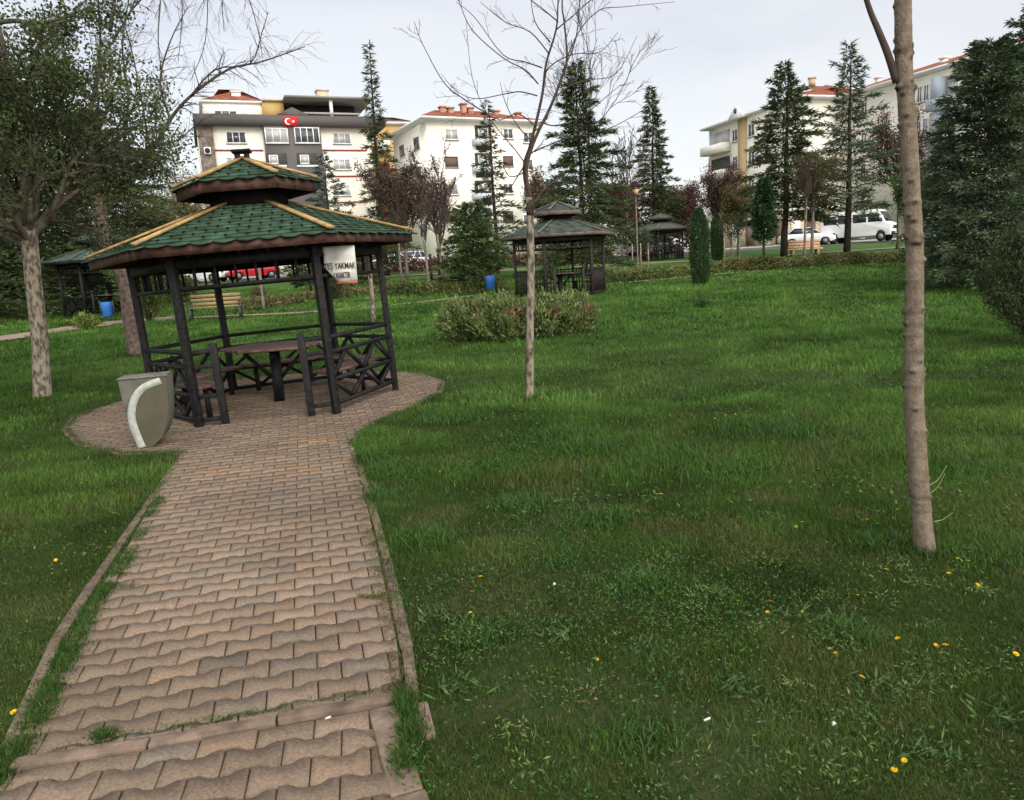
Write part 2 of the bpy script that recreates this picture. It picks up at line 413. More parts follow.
def lawn_material():
    m = bpy.data.materials.new('lawn soil and turf'); m.use_nodes = True; nt = m.node_tree; N = nt.nodes; L = nt.links
    b = N['Principled BSDF']; b.inputs['Roughness'].default_value = .95; b.inputs['Specular IOR Level'].default_value = .1
    tc = N.new('ShaderNodeTexCoord')
    def noise(s, d=6, dist=0):
        n = N.new('ShaderNodeTexNoise'); n.inputs['Scale'].default_value = s; n.inputs['Detail'].default_value = d; L.new(tc.outputs['Object'], n.inputs['Vector']); return n.outputs[0]
    def mixc(f, a, b_, lo=.35, hi=.65):
        r = N.new('ShaderNodeMapRange'); r.inputs[1].default_value = lo; r.inputs[2].default_value = hi; L.new(f, r.inputs[0])
        x = N.new('ShaderNodeMix'); x.data_type = 'RGBA'; L.new(r.outputs[0], x.inputs[0])
        for k, v in ((6, a), (7, b_)):
            if isinstance(v, tuple): x.inputs[k].default_value = (*v, 1)
            else: L.new(v, x.inputs[k])
        return x.outputs[2]
    g = mixc(noise(.6), (.052, .118, .024), (.078, .152, .034))
    g = mixc(noise(9, 8), g, (.040, .095, .017), .4, .75)
    g = mixc(noise(1.7, 8), g, (.085, .085, .040), .62, .72)
    soil = mixc(noise(14, 8), (.026, .048, .012), (.050, .055, .022))
    sp = N.new('ShaderNodeSeparateXYZ'); L.new(tc.outputs['Object'], sp.inputs[0])
    g = mixc(sp.outputs['Y'], soil, g, 9, 20)
    L.new(g, b.inputs['Base Color'])
    n2 = noise(25, 8); bp = N.new('ShaderNodeBump'); bp.inputs['Strength'].default_value = .8; bp.inputs['Distance'].default_value = .05; L.new(n2, bp.inputs['Height']); L.new(bp.outputs[0], b.inputs['Normal'])
    return m
xs = np.concatenate([[-900, -300, -120], np.arange(-70, -20, 2.5), np.arange(-20, 20, .4), np.arange(20, 71, 2.5), [120, 300, 900]])
ys = np.concatenate([[-300, -40, -8], np.arange(-4, 22, .35), np.arange(22, 70, 1.2), [90, 150, 400, 1500]])
grid_sheet('lawn', xs, ys, ground, lawn_material())

# footpath strip and road
def strip(name, P, w, m, lift=.012, kind='structure', n=6):
    P = np.array(P)[:, :2]; 
    Q = []
    for a, b in zip(P[:-1], P[1:]):
        for t in np.linspace(0, 1, 8, endpoint=False): Q.append(a+(b-a)*t)
    Q.append(P[-1]); Q = np.array(Q); T = np.gradient(Q, axis=0); T /= np.linalg.norm(T, axis=1)[:, None]; Nn = np.stack([-T[:, 1], T[:, 0]], -1)
    V = []; 
    for s_ in np.linspace(-.5, .5, n):
        q = Q+Nn*s_*w; V.append(np.stack([q[:, 0], q[:, 1], gbase(q[:, 0], q[:, 1])+lift], -1))
    V = np.stack(V, 1); k = len(Q); i = np.arange(k-1)[:, None]*n; j = np.arange(n-1)[None]
    F = np.stack([i+j, i+j+1, i+n+j+1, i+n+j], -1).reshape(-1, 4)[:, ::-1]
    mb = MB(); mb.add(V.reshape(-1, 3), F); o = mb.build(name, m); o['kind'] = kind; return o
strip('footpath', fp[:5], 1.7, mat('pinkish path paving', (.27, .20, .155), .9, .1, 3, .25, bump=.3), .02)
strip('footpath', fp[4:], .45, MATS['pinkish path paving'], .012)
asph = mat('asphalt', (.10, .10, .10), .9, .2, 4, .25)
strip('road', [(-120, 62.5), (0, 62.5), (120, 62.5)], 7, asph, .02, n=12)
strip('pavement', [(-120, 67.5), (0, 67.5), (120, 67.5)], 2.6, mat('grey pavement', (.30, .28, .25), .9, .1, 4, .2), .14, n=4)
mb = MB(); mb.box(-120, 120, 66.03, 66.17, 2.1, 2.41); struct(mb.build('road_kerb', concrete))
fp2 = [GX(300, 52), GX(500, 50), GX(720, 47), GX(900, 49), GX(1100, 47)]
strip('footpath', fp2, 1.5, MATS['pinkish path paving'], .02)

# pavers
rng = np.random.default_rng(5)
pav = mat('concrete paver', (.196, .146, .103), .95, .08, 90, .20, bump=.3, bscale=260, attr=True)
stains = [(G(222, 474), .16), (G(300, 471), .15), (G(312, 443), .2), (G(282, 614), .06), (G(262, 640), .05)]
def pavers(mb, polyt, ang, off, pitch, Lb, zt=.022, test=None, clip=()):
    poly = np.array(polyt); test = test or (lambda X, Y: inpoly(X, Y, polyt)); u = np.array([-math.sin(ang), math.cos(ang)]); t = np.array([math.cos(ang), math.sin(ang)])
    S = poly@u; Tt = poly@t; s0, s1, t0, t1 = S.min(), S.max(), Tt.min(), Tt.max(); amp = pitch*.092; gap = .0045
    tr = lambda x: np.interp(x % 1.0, [0, .15, .31, .69, .85, 1], [1, 1, -1, -1, 1, 1])*amp
    us = np.array([0, .13, .18, .28, .34, .66, .72, .82, .87, 1.0])
    k = 0; s = s0
    while s < s1:
        o = (k % 2)*.5
        for i in range(int((t0)/Lb)-2, int(t1/Lb)+3):
            ta = (i+o)*Lb; x = ta+us*(Lb-gap*1.2)+gap*.6
            # top boundary pushes outward at brick ends, inward at the waist
            top = s+pitch/2+tr(us)-gap/2; bot = s-pitch/2-tr(us)+gap/2
            ring = np.concatenate([np.stack([x, bot], -1), np.stack([x[::-1], top[::-1]], -1)])
            W = ring[:, :1]*t+ring[:, 1:]*u; c = W.mean(0)
            for cp, cn in clip:
                dd = (W-cp)@cn; out = []
                for q in range(len(W)):
                    a_, b_ = W[q], W[(q+1) % len(W)]; da, db = dd[q], dd[(q+1) % len(W)]
                    if da >= 0: out.append(a_)
                    if (da > 0) != (db > 0) and abs(da-db) > 1e-9: out.append(a_+(b_-a_)*da/(da-db))
                W = np.array(out).reshape(-1, 2)
                if len(W) < 3: break
            if len(W) < 3: continue
            fr_in = test(W[:, 0], W[:, 1])
            if fr_in.sum() < 3: continue
            if np.ptp(W@u) < .02 or np.ptp(W@t) < .02: continue
            c = W[fr_in].mean(0)
            if not test(c[:1], c[1:])[0]: continue
            if not fr_in.all():       # cut at the edge: pull outside vertices in
                for q in np.where(~fr_in)[0]:
                    lo, hi = 0., 1.
                    for _ in range(7):
                        m_ = (lo+hi)/2; p = c+(W[q]-c)*m_
                        if test(p[:1], p[1:])[0]: lo = m_
                        else: hi = m_
                    W[q] = c+(W[q]-c)*lo
            n = len(W); dz = rng.normal(0, .0022); tilt = rng.normal(0, .012, 2)
            z = zt+dz+(W-c)@tilt; g0 = float(gbase(c[0], c[1]))
            inner = c+(W-c)*.968
            V = np.concatenate([np.c_[inner, z+g0], np.c_[W, z-.004+g0], np.c_[W, np.full(n, g0-.02)]])
            h = rng.normal(0, 1); cc = np.array([1, 1, 1])*(1+.075*rng.normal()); 
            if h > 1.0: cc *= np.array([.86, .93, .98])
            if h < -1.4: cc *= np.array([1.05, 1.0, .95])
            st = fbm(c[0], c[1], .9); cc *= .74+.52*float(st)
            for sx, sr in stains: cc = cc*(1+np.array([.32, .12, -.12])*math.exp(-((c[0]-sx[0])**2+(c[1]-sx[1])**2)/sr**2))
            mb.add(V, [list(range(n))]+[[n+q, n+(q+1) % n, (q+1) % n, q] for q in range(n)]+[[2*n+q, 2*n+(q+1) % n, n+(q+1) % n, n+q] for q in range(n)], cc)
        s += pitch; k += 1
bedm = mat('sandy joint bed', (.085, .060, .038), .95, .1, 8, .3, col2=(.045, .044, .020), bump=.4)
def bed(name, poly, z):
    a = np.array(poly); st = .04; xs_ = np.arange(a[:, 0].min(), a[:, 0].max()+st, st); ys_ = np.arange(a[:, 1].min(), a[:, 1].max()+st, st)
    X, Y = np.meshgrid(xs_, ys_); ins = inpoly(X+st/2, Y+st/2, poly)[:-1, :-1]; nx = len(xs_)
    i, j = np.where(ins); b = i*nx+j
    mb = MB(); mb.add(np.stack([X, Y, gbase(X, Y)+z], -1).reshape(-1, 3), np.stack([b, b+1, b+nx+1, b+nx], -1)); struct(mb.build(name, bedm))
bed('path_bed', path_poly, .011); bed('path_bed', apron, .0125); bed('path_bed', low_poly, .008)
kd = (kr-kl)/np.linalg.norm(kr-kl); kn = np.array([-kd[1], kd[0]])
path_poly[0] = tuple(np.array(path_poly[0])-kn*.2); path_poly[-1] = tuple(np.array(path_poly[-1])-kn*.2)
mb = MB(); pavers(mb, path_poly+apron, PA, 0, .130, .200, test=lambda X, Y: inpoly(X, Y, path_poly) | inpoly(X, Y, apron), clip=[(kl+kn*.038, kn)]); struct(mb.build('path', pav))
mb = MB(); pavers(mb, [tuple(kl+kn*.15), tuple(kr+kn*.15)]+low_poly[2:], rad(11), 0, .133, .204, .018, clip=[(kl-kn*.038, -kn)]); struct(mb.build('path', pav))
# kerb stones
kerbm = mat('kerb stone', (.185, .135, .098), .92, .15, 10, .3, bump=.4, attr=True)
def kerb(P, w, h, seg=.62, top=.034, gap=.012, drop=0.0):
    P = [np.array(p, float) for p in P]; mb = MB()
    for a, b in zip(P[:-1], P[1:]):
        L_ = np.linalg.norm(b-a); n = max(1, round(L_/seg)); e_ = (b-a)/L_
        for i in range(n):
            p = a+(b-a)*i/n+e_*gap/2; q = a+(b-a)*(i+1)/n-e_*gap/2; j = rng.normal(0, .004, 4)
            z0 = float(gbase(*p)); z1 = float(gbase(*q))
            mb.bar((p[0]+j[0], p[1]+j[1], z0+top-h/2+j[2]), (q[0], q[1], z1+top-h/2+j[3]), w*(1+rng.normal(0, .05)), h, col=np.full(3, rng.uniform(.8, 1.15)))
    o = mb.build('kerb', kerbm, bevel=.006); o['kind'] = 'structure'; return o
kerb([kl, kr], .06, .10, .5, .028)
Lk = [tuple(G(*q)[:2]) for q in ((-2, 775), (58, 640), (120, 545), (178, 462))]
kerb(Lk, .055, .10, .8, .017)
Rk = [tuple(G(*q)[:2]) for q in ((414, 704), (407, 650), (387, 560), (359, 460))]
kerb(Rk, .055, .10, .8, .017)
kerb([G(384, 712)[:2], G(408, 800)[:2], (-.05, 1.2)], .11, .10, .8, .034)
kerb([G(418, 706)[:2], G(428, 742)[:2]], .06, .08, .6, .020)
kerb([apron[i] for i in range(0, len(apron))][:22], .05, .10, .5, .030)

# ------------------------------------------------------------------ grass
grassm = mat('grass blade', (1, 1, 1), .8, .05, 2, .1, attr=True, transl=.35)
def blade_mesh(mb, x, y, h, w, col, rng, lean=(.25, .9)):
    n = len(x); z = ground(x, y); a = rng.uniform(0, 2*math.pi, n); ln = rng.uniform(lean[0], lean[1], n)*h
    S = np.stack([np.cos(a), np.sin(a), np.zeros(n)], -1); b = a+rng.choice([-1, 1], n)*rng.uniform(.9, 2.2, n)
    Ld = np.stack([np.cos(b), np.sin(b), np.zeros(n)], -1)
    P = np.stack([x, y, z-.004], -1); w = w[:, None]; up = np.array([0, 0, 1.])
    mid = P+up*(h*.58)[:, None]+Ld*(ln*.35)[:, None]; tip = P+up*(h*rng.uniform(.75, 1, n))[:, None]+Ld*ln[:, None]
    V = np.stack([P-S*w/2, P+S*w/2, mid+S*w*.42, mid-S*w*.42, tip], 1).reshape(-1, 3)
    i = np.arange(n)*5
    mb.add(V, np.stack([i, i+1, i+2, i+3], -1), np.repeat(col, 5, 0))
    mb.F.append(np.stack([i+3, i+2, i+4], -1)+mb.n-5*n); mb.MI.append(np.zeros(n, int))
rng = np.random.default_rng(11)
def scatter(y0, y1, dens):
    ymx = lambda y: .80*y+1.6
    A_ = (y1-y0)*2*ymx(y1); n = int(A_*dens); x = rng.uniform(-ymx(y1), ymx(y1), n); y = rng.uniform(y0, y1, n)
    k = (np.abs(x) < ymx(y)); x = x[k]; y = y[k]
    jx = x+rng.normal(0, .035, len(x)); jy = y+rng.normal(0, .035, len(x))
    k = ~paved(jx, jy) & (dist_fp(x, y) > np.where(x < -11.5, .85, .12+.3*fbm(x, y, 1.5, 2))); x = x[k]; y = y[k]
    bare_ = fbm(x, y, .55, 3); spot = fbm(x+40, y, 2.6, 2)
    thin = np.clip((bare_-.64)*9, 0, .75)*np.clip((spot-.35)*5, 0, 1)*np.clip((12-y)/6, .2, 1)
    k = rng.random(len(x)) > thin; return x[k], y[k]
def grass_cols(x, y):
    a = fbm(x, y, 2.4, 3); b = fbm(x+31, y+7, .5, 2); c = rng.random(len(x))
    a = np.clip((a-.3)*2.2, 0, 1); near_shade = np.clip((8.5-y)/6, 0, 1)[:, None]; cl = np.clip((fbm(x-17, y*1.6, 1.3, 3)-.38)*4, 0, 1)[:, None]; base = np.array([.046, .100, .018])[None]*(1-a[:, None])+np.array([.090, .164, .034])[None]*a[:, None]; base = base*(.78+.60*cl)*(1-near_shade*np.array([.02, .20, .18]))  # shade seen looking down between near blades is put into their colour
    base = base*(.55+.95*b[:, None])
    far = np.clip((y-9)/22, 0, 1)[:, None]; base = base*(1+.15*far)
    base = base*(1+rng.normal(0, .16, len(x)))[:, None].clip(.4, 1.7)
    dp = np.clip((fbm(x+90, y+11, .45, 3)-.55)*9, 0, 1)*np.clip((9-y)/4, 0, 1)*.65; yel = (c > .972) | (rng.random(len(x)) < dp); base[yel] = np.array([.14, .16, .05])*rng.uniform(.6, 1.1, yel.sum())[:, None]
    dry = (c < .012); base[dry] = np.array([.26, .22, .12])
    return base.clip(.004, .5)
mb = MB()
for y0, y1, dens, h0, w0 in ((.9, 3.2, 22000, .026, .0024), (3.2, 5.5, 10000, .034, .0034), (5.5, 9, 3800, .048, .0055), (9, 15, 850, .06, .011), (15, 26, 300, .07, .020), (26, 44, 95, .08, .036)):
    x, y = scatter(y0, y1, dens); f_ = fbm(x+5, y, .8, 2)*.7+.75*np.clip((fbm(x-17, y*1.6, 1.3, 3)-.42)*4, 0, 1)
    h = h0*(.55+1.0*f_)*rng.uniform(.6, 1.35, len(x)); w = np.full(len(x), w0)*rng.uniform(.6, 1.4, len(x))
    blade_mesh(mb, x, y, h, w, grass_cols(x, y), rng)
tag(mb.build('grass', grassm), 'short green lawn grass beside the paved path', 'grass', kind='stuff')
# longer bluish clumps of coarse grass
mb = MB()
for px, py, rw, n, hh in ((565, 436, .55, 3000, .13), (585, 450, .45, 2200, .13), (680, 462, .75, 4200, .14), (735, 470, .5, 2200, .12), (490, 470, .5, 2400, .12), (400, 470, .35, 1700, .13), (368, 462, .25, 1500, .16), (380, 500, .25, 1100, .11), (750, 425, .6, 2600, .12), (790, 430, .5, 2000, .12),
        (870, 545, .22, 900, .10), (520, 505, .35, 1200, .10), (300+300, 520, .4, 1300, .09), (830, 400, .6, 1500, .12), (700, 395, .8, 1800, .11), (620, 415, .6, 1400, .11), (450, 420, .5, 1400, .13), (960, 470, .5, 1300, .11), (850, 640, .18, 900, .09), (640, 740, .22, 900, .07),
        (430, 540, .3, 1200, .10), (560, 560, .25, 900, .09), (640, 585, .3, 1000, .09), (990, 560, .3, 900, .08), (480, 640, .2, 700, .08), (170, 520, .05, 10, .05), (330, 460, .02, 10, .1)):
    c = G(px, py); d = c[1]; x = c[0]+rng.normal(0, rw*.5, n); y = c[1]+rng.normal(0, rw*.32, n); k = ~paved(x, y); x = x[k]; y = y[k]
    h = hh*rng.uniform(.25, 1.0, len(x))**1.3*np.exp(-.5*((x-c[0])/(rw*.8))**2); w = np.full(len(x), .0035+.0006*d)
    col = np.array([.060, .128, .026])*rng.uniform(.6, 1.5, len(x))[:, None]; k = rng.random(len(x)) > .88; col[k] = np.array([.10, .15, .09])*rng.uniform(.6, 1.2, k.sum())[:, None]
    blade_mesh(mb, x, y, h, w, col, rng, (.3, 1.0))
for px, py, rr in ((926, 552, .062), (42, 399, .15), (529, 401, .05), (135, 356, .19)):
    c = G(px, py); n = 420; a = rng.uniform(0, 6.28, n); q = rr+np.abs(rng.normal(0, .045, n)); x = c[0]+np.cos(a)*q; y = c[1]+np.sin(a)*q
    blade_mesh(mb, x, y, rng.uniform(.03, .10, n), np.full(n, .003+.0005*c[1]), np.array([.055, .115, .025])*rng.uniform(.5, 1.5, n)[:, None], rng, (.3, 1.0))
tag(mb.build('tall_grass', grassm), 'longer bluish green clumps of coarse grass in the lawn', 'grass', kind='stuff')
# weeds and clover leaves
mb = MB()
def weeds(px, py, rx, n, sz, col, up=.25):
    c = G(px, py); x = c[0]+rng.normal(0, rx, n); y = c[1]+rng.normal(0, rx*.75, n); k = ~paved(x, y); x = x[k]; y = y[k]; n = len(x)
    z = ground(x, y)+rng.uniform(.015, .055, n); a = rng.uniform(0, 6.28, n); D = np.stack([np.cos(a), np.sin(a), rng.normal(up, .35, n)], -1)
    S = np.stack([-np.sin(a), np.cos(a), rng.normal(0, .3, n)], -1); L_ = sz*rng.uniform(.5, 1.3, n)
    cc = np.array(col)*rng.uniform(.55, 1.5, n)[:, None]; mb.cards(np.stack([x, y, z], -1), D, L_, L_*rng.uniform(.35, .7, n), cc, rng, S)
for i in range(95):
    px = rng.uniform(420, 1024); py = rng.uniform(500, 800); r = rng.random()
    weeds(px, py, rng.uniform(.05, .2), int(rng.uniform(20, 100)), rng.uniform(.012, .022), ((.055, .13, .028), (.085, .16, .05), (.05, .11, .03))[int(r*3)])
for i in range(30): weeds(rng.uniform(560, 800), rng.uniform(560, 640), rng.uniform(.15, .4), 110, .016, (.060, .140, .028))
for i in range(36): weeds(rng.uniform(0, 300), rng.uniform(470, 700), rng.uniform(.08, .2), 45, .022, (.10, .15, .04))
for i in range(60): weeds(rng.uniform(420, 1024), rng.uniform(350, 520), rng.uniform(.15, .4), 60, .035, (.07, .14, .035))
for px, py in ((785, 528), (640, 575), (845, 628), (800, 620), (770, 520), (655, 655), (740, 690), (890, 690), (460, 690), (350+90, 620), (715, 595), (1000, 720), (930, 760), (560, 640)):
    c = G(px, py)
    for k in range(60):
        a = rng.uniform(0, 6.28); p = np.array([[c[0]+rng.normal(0, .05), c[1]+rng.normal(0, .05), gz(c[0], c[1])+.01]])
        mb.cards(p, np.array([[math.cos(a), math.sin(a), rng.uniform(.3, 1.1)]]), rng.uniform(.025, .075), rng.uniform(.007, .013), np.array([[.10, .17, .06]])*rng.uniform(.5, 1.4), rng)
for i in range(64):
    px = rng.uniform(430, 1010); py = rng.uniform(515, 790) if i % 3 else rng.uniform(560, 650)
    c = G(px, py); n_ = int(rng.uniform(25, 80)); w_ = rng.uniform(.03, .09)
    x = c[0]+rng.normal(0, w_, n_); y = c[1]+rng.normal(0, w_*.8, n_); k = ~paved(x, y); x = x[k]; y = y[k]; n_ = len(x); a = rng.uniform(0, 6.28, n_)
    mb.cards(np.stack([x, y, ground(x, y)+rng.uniform(.015, .05, n_)], -1), np.stack([np.cos(a), np.sin(a), rng.uniform(.1, 1.0, n_)], -1), rng.uniform(.012, .032, n_), rng.uniform(.004, .008, n_), np.array([(.13, .22, .055), (.19, .25, .08), (.11, .19, .06)][i % 3])*rng.uniform(.5, 1.3, n_)[:, None], rng)
tag(mb.build('clover', grassm), 'low broad leaved weeds and clover scattered through the lawn', 'weeds', kind='stuff')
# moss and small weeds along kerb joints
mb = MB()
def joint(P, w, n, hh=.03, colr=(.05, .11, .022)):
    P = [np.array(p[:2], float) for p in P]
    for a, b in zip(P[:-1], P[1:]):
        t = rng.random(n); m_ = fbm(t*7+a[0], t*3+a[1], .8, 2) > .36; t = t[m_]; q = a+(b-a)*t[:, None]; q = q+rng.normal(0, w, q.shape)
        h = hh*rng.uniform(.3, 1.2, len(q)); cc = np.array(colr)*rng.uniform(.5, 1.5, len(q))[:, None]; k = rng.random(len(q)) > .93; cc[k] = (.20, .17, .08)
        z_ = ground(q[:, 0], q[:, 1]); blade_mesh(mb, q[:, 0], q[:, 1], h+.02, np.full(len(q), .004), cc, rng)
joint([G(-10, 792), G(30, 738), G(66, 665), G(96, 608), G(128, 560), G(160, 500)], .030, 2600, .035)
joint([G(396, 700), G(392, 640), G(380, 580), G(364, 520), G(352, 460)], .022, 1300, .022, (.13, .12, .05))
joint([G(-8, 782), G(52, 640), G(114, 545), G(174, 460)], .035, 260, .03)
joint([G(419, 704), G(412, 650), G(391, 560), G(362, 462)], .030, 300, .03)
joint([G(30, 758), G(392, 694)], .010, 1300, .022); joint([G(40, 766), G(150, 744)], .008, 600, .018)
joint([G(403, 700), G(412, 735), G(404, 775)], .022, 2200, .045); joint([G(98, 742), G(112, 742)], .018, 700, .035)
joint(apron[:6], .05, 1100, .05, (.06, .10, .03)); joint(apron[-5:], .04, 900, .05)
joint([G(360, 600), G(385, 602)], .012, 300, .025, (.12, .12, .04)); joint([G(116, 590), G(135, 590)], .02, 300, .02)
tag(mb.build('moss', grassm), 'grass and moss growing in the joints along the path kerbs', 'moss', kind='stuff')
# dead leaves
mb = MB(); n = 1700; x = rng.uniform(-6, 7, n); y = rng.uniform(2, 12, n)
k = (~paved(x, y)) | (rng.random(n) < .10); x = x[k]; y = y[k]
q = np.array([G(*p)[:2] for p in ((115, 456), (185, 456), (600, 690), (700, 630), (760, 625), (575, 700))])
ex = np.concatenate([rng.normal(a[0], .2, 30) for a in q]); ey = np.concatenate([rng.normal(a[1], .1, 30) for a in q]); x = np.r_[x, ex]; y = np.r_[y, ey]; n = len(x)
a = rng.uniform(0, 6.28, n); D = np.stack([np.cos(a), np.sin(a), rng.normal(0, .25, n)], -1); S = np.stack([-np.sin(a), np.cos(a), rng.normal(0, .25, n)], -1)
cols = np.array([(.15, .10, .055), (.19, .15, .08), (.10, .06, .035), (.20, .17, .07)])[rng.integers(0, 4, n)]
mb.cards(np.stack([x, y, ground(x, y)+np.where(paved(x, y), .032, .028)], -1), D, rng.uniform(.010, .024, n), .008, cols, rng, S)
tag(mb.build('dead_leaves', mat('dead leaf', (1, 1, 1), .8, .1, 2, .1, attr=True)), 'small brown dead leaves and dry bits strewn over the lawn', 'dead leaves', kind='stuff')

# dandelions, each a thing
ylw = mat('dandelion yellow', (.80, .50, .02), .7, .1, 90, .15); stem_m = mat('flower stem', (.07, .13, .03), .7)
def dandelion():
    t = thing('dandelion', 'yellow dandelion flower in the lawn', 'flower', (0, 0, 0), 0, 'dandelions flowering in the lawn')
    mb = MB(); mb.tube([(0, 0, 0), (.002, .001, .014), (.004, 0, .028)], .0013, 5); mb.build('stem', stem_m, t)
    mb = MB(); r_ = np.random.default_rng(3)
    for ring, (n, L_, el) in enumerate(((16, .017, .25), (14, .013, .6), (9, .009, 1.2))):
        a = np.arange(n)*2*math.pi/n+ring*.2; D = np.stack([np.cos(a), np.sin(a), np.full(n, el)], -1); S = np.stack([-np.sin(a), np.cos(a), 0*a], -1)
        mb.cards(np.tile([[.004, 0, .028]], (n, 1)), D, L_, .006, np.ones((n, 3)), r_, S)
    mb.build('petals', ylw, t); return t
d0 = dandelion(); first = True
for px, py in ((481, 581), (472, 617), (708, 474), (725, 415), (716, 418), (735, 414), (514, 408), (535, 445), (655, 499), (661, 499), (833, 498), (797, 530), (801, 526), (870, 522), (943, 553), (946, 548), (957, 562), (968, 565), (1002, 533), (886, 576), (950, 578), (767, 615), (769, 606), (804, 616), (832, 653), (836, 658), (899, 645), (933, 650), (943, 660), (946, 653), (1013, 659), (860, 684), (857, 601), (595, 662), (740, 604), (898, 512), (1010, 510), (83, 487), (18, 716), (30, 730), (57, 562), (975, 590), (820, 470), (905, 770), (895, 780)):
    p = G(px, py); o = d0 if first else copy_tree(d0); first = False
    s_ = rng.uniform(.6, .95)*(1.3 if p[1] > 5 else 1); o.location = (p[0], p[1], gz(p[0], p[1])+.002); o.scale = (s_, s_, s_); o.rotation_euler = (rng.normal(0, .25), rng.normal(0, .25), rng.uniform(0, 6))
# litter
wp = mat('white paper', (.55, .54, .48), .8)
for px, py, lab, L_ in ((704, 728, 'white cigarette butt lying in the dark grass at the bottom of the lawn', .035), (326, 726, 'pale cigarette butt lying on the path at the cross kerb', .028), (553, 590, 'crumpled white paper scrap in the grass right of the path', .02), (832, 737, 'torn white scrap in the lower right lawn', .018)):
    p = G(px, py); mb = MB(); 
    if 'butt' in lab: mb.tube([(0, 0, 0), (L_*.7, L_*.3, .002)], .0042, 8)
    else: mb.add([(0, 0, 0), (L_, .004, .008), (L_*.8, L_*.7, .002), (L_*.1, L_*.6, .012), (L_*.5, L_*.3, .018)], [[0, 1, 4], [1, 2, 4], [2, 3, 4], [3, 0, 4], [3, 2, 1, 0]])
    o = mb.build('cigarette_butt' if 'butt' in lab else 'paper_scrap', wp); tag(o, lab, 'litter'); o.location = (p[0], p[1], (gz(p[0], p[1])+.03))

# ------------------------------------------------------------------ litter bin of concrete beside the gazebo
def concrete_bin():
    c = G(148, 450); t = thing('litter_bin', 'grey concrete litter bin with a curved pale strip beside the large gazebo', 'litter bin', (c[0]-.02, c[1]+.02, .02), rad(14), None, 1.0)
    # side panel outline in local x (right) / z, extruded back in y
    arcp = [(-.075, 0), (-.105, .13), (-.13, .26), (-.128, .40), (-.065, .57), (.05, .68), (.22, .735)]
    right = [(.285, .735), (.275, .50), (.245, .28), (.175, .11), (.06, 0)]
    def slab(mb, poly, y0, y1):
        n = len(poly); mb.add([(x, y0, z) for x, z in poly]+[(x, y1, z) for x, z in poly], [list(range(n)), list(range(n, 2*n))[::-1]]+[[(i+1) % n, i, n+i, n+(i+1) % n] for i in range(n)])
    outline = [(-.075, 0), (-.135, .26), (-.175, .50), (-.19, .735)]+right
    mb = MB(); slab(mb, outline[::-1], .02, .38); mb.build('body', concrete_dk, t, bevel=.01)
    mb = MB(); slab(mb, (arcp+right)[::-1], -.006, .016); mb.build('side_panel', mat('olive stained panel', (.10, .088, .055), .9, .1, 4, .3, col2=(.07, .068, .048), bump=.3), t, bevel=.004)
    mb = MB(); mb.box(-.20, .28, .01, .39, .738, .755); mb.box(.23, .30, -.012, .03, .738, .79); mb.build('lid', mat('weathered lid', (.15, .14, .12), .8, .2, 8, .3, bump=.3), t, bevel=.006)
    # strip along the arc
    mb = MB(); w = .072
    dense = []
    P = np.array(arcp); 
    for i in range(len(P)-1):
        for k in range(4):
            u = k/4; p0 = P[max(i-1, 0)]; p1 = P[i]; p2 = P[i+1]; p3 = P[min(i+2, len(P)-1)]
            dense.append(.5*((2*p1)+(-p0+p2)*u+(2*p0-5*p1+4*p2-p3)*u*u+(-p0+3*p1-3*p2+p3)*u**3))
    dense.append(P[-1]); dense = np.array(dense); T = np.gradient(dense, axis=0); T /= np.linalg.norm(T, axis=1)[:, None]; Nn = np.stack([T[:, 1], -T[:, 0]], -1)
    V = []
    for p, n_ in zip(dense, Nn):
        q = p+n_*w
        V += [(p[0]-.003, -.012, p[1]), (q[0], -.012, q[1]), (q[0], 0.003, q[1]), (p[0]-.003, 0.003, p[1])]
    k = len(dense); F = []
    for i in range(k-1):
        for j in range(4): F.append((i*4+j, i*4+(j+1) % 4, i*4+4+(j+1) % 4, i*4+4+j))
    F = F+[(3, 2, 1, 0), (4*k-4, 4*k-3, 4*k-2, 4*k-1)]
    mb.add(V, np.array(F)); mb.build('strip', mat('pale painted strip', (.36, .38, .33), .8, .2, 20, .15), t)
concrete_bin()

# ------------------------------------------------------------------ vegetation generators
bark_pale = mat('pale mottled bark', (.27, .235, .175), .9, .1, 9, .3, col2=(.075, .062, .045), bump=.7, bscale=60, thr=(.42, .62), stretch=(2.2, 2.2, 1))
bark_smooth = mat('smooth beige bark', (.225, .180, .130), .9, .08, 34, .3, col2=(.125, .098, .070), bump=.5, bscale=110, stretch=(1, 1, .6), attr=True)
bark_red = mat('reddish grey bark', (.15, .108, .085), .9, .1, 12, .4, bump=.6)
bark_dark = mat('dark bark', (.055, .042, .034), .95, .1, 10, .4, bump=.5)
bark_grey = mat('grey brown bark', (.17, .145, .12), .9, .1, 14, .4, bump=.5)
twig_m = mat('thin brown twig', (.060, .042, .034), .8, .2, 10, .2)
leaf_m = mat('leaf', (1, 1, 1), .65, .25, 1.5, .18, attr=True, transl=.25)
needle_m = mat('conifer needles', (1, 1, 1), .7, .2, 1.2, .2, attr=True, transl=.08)

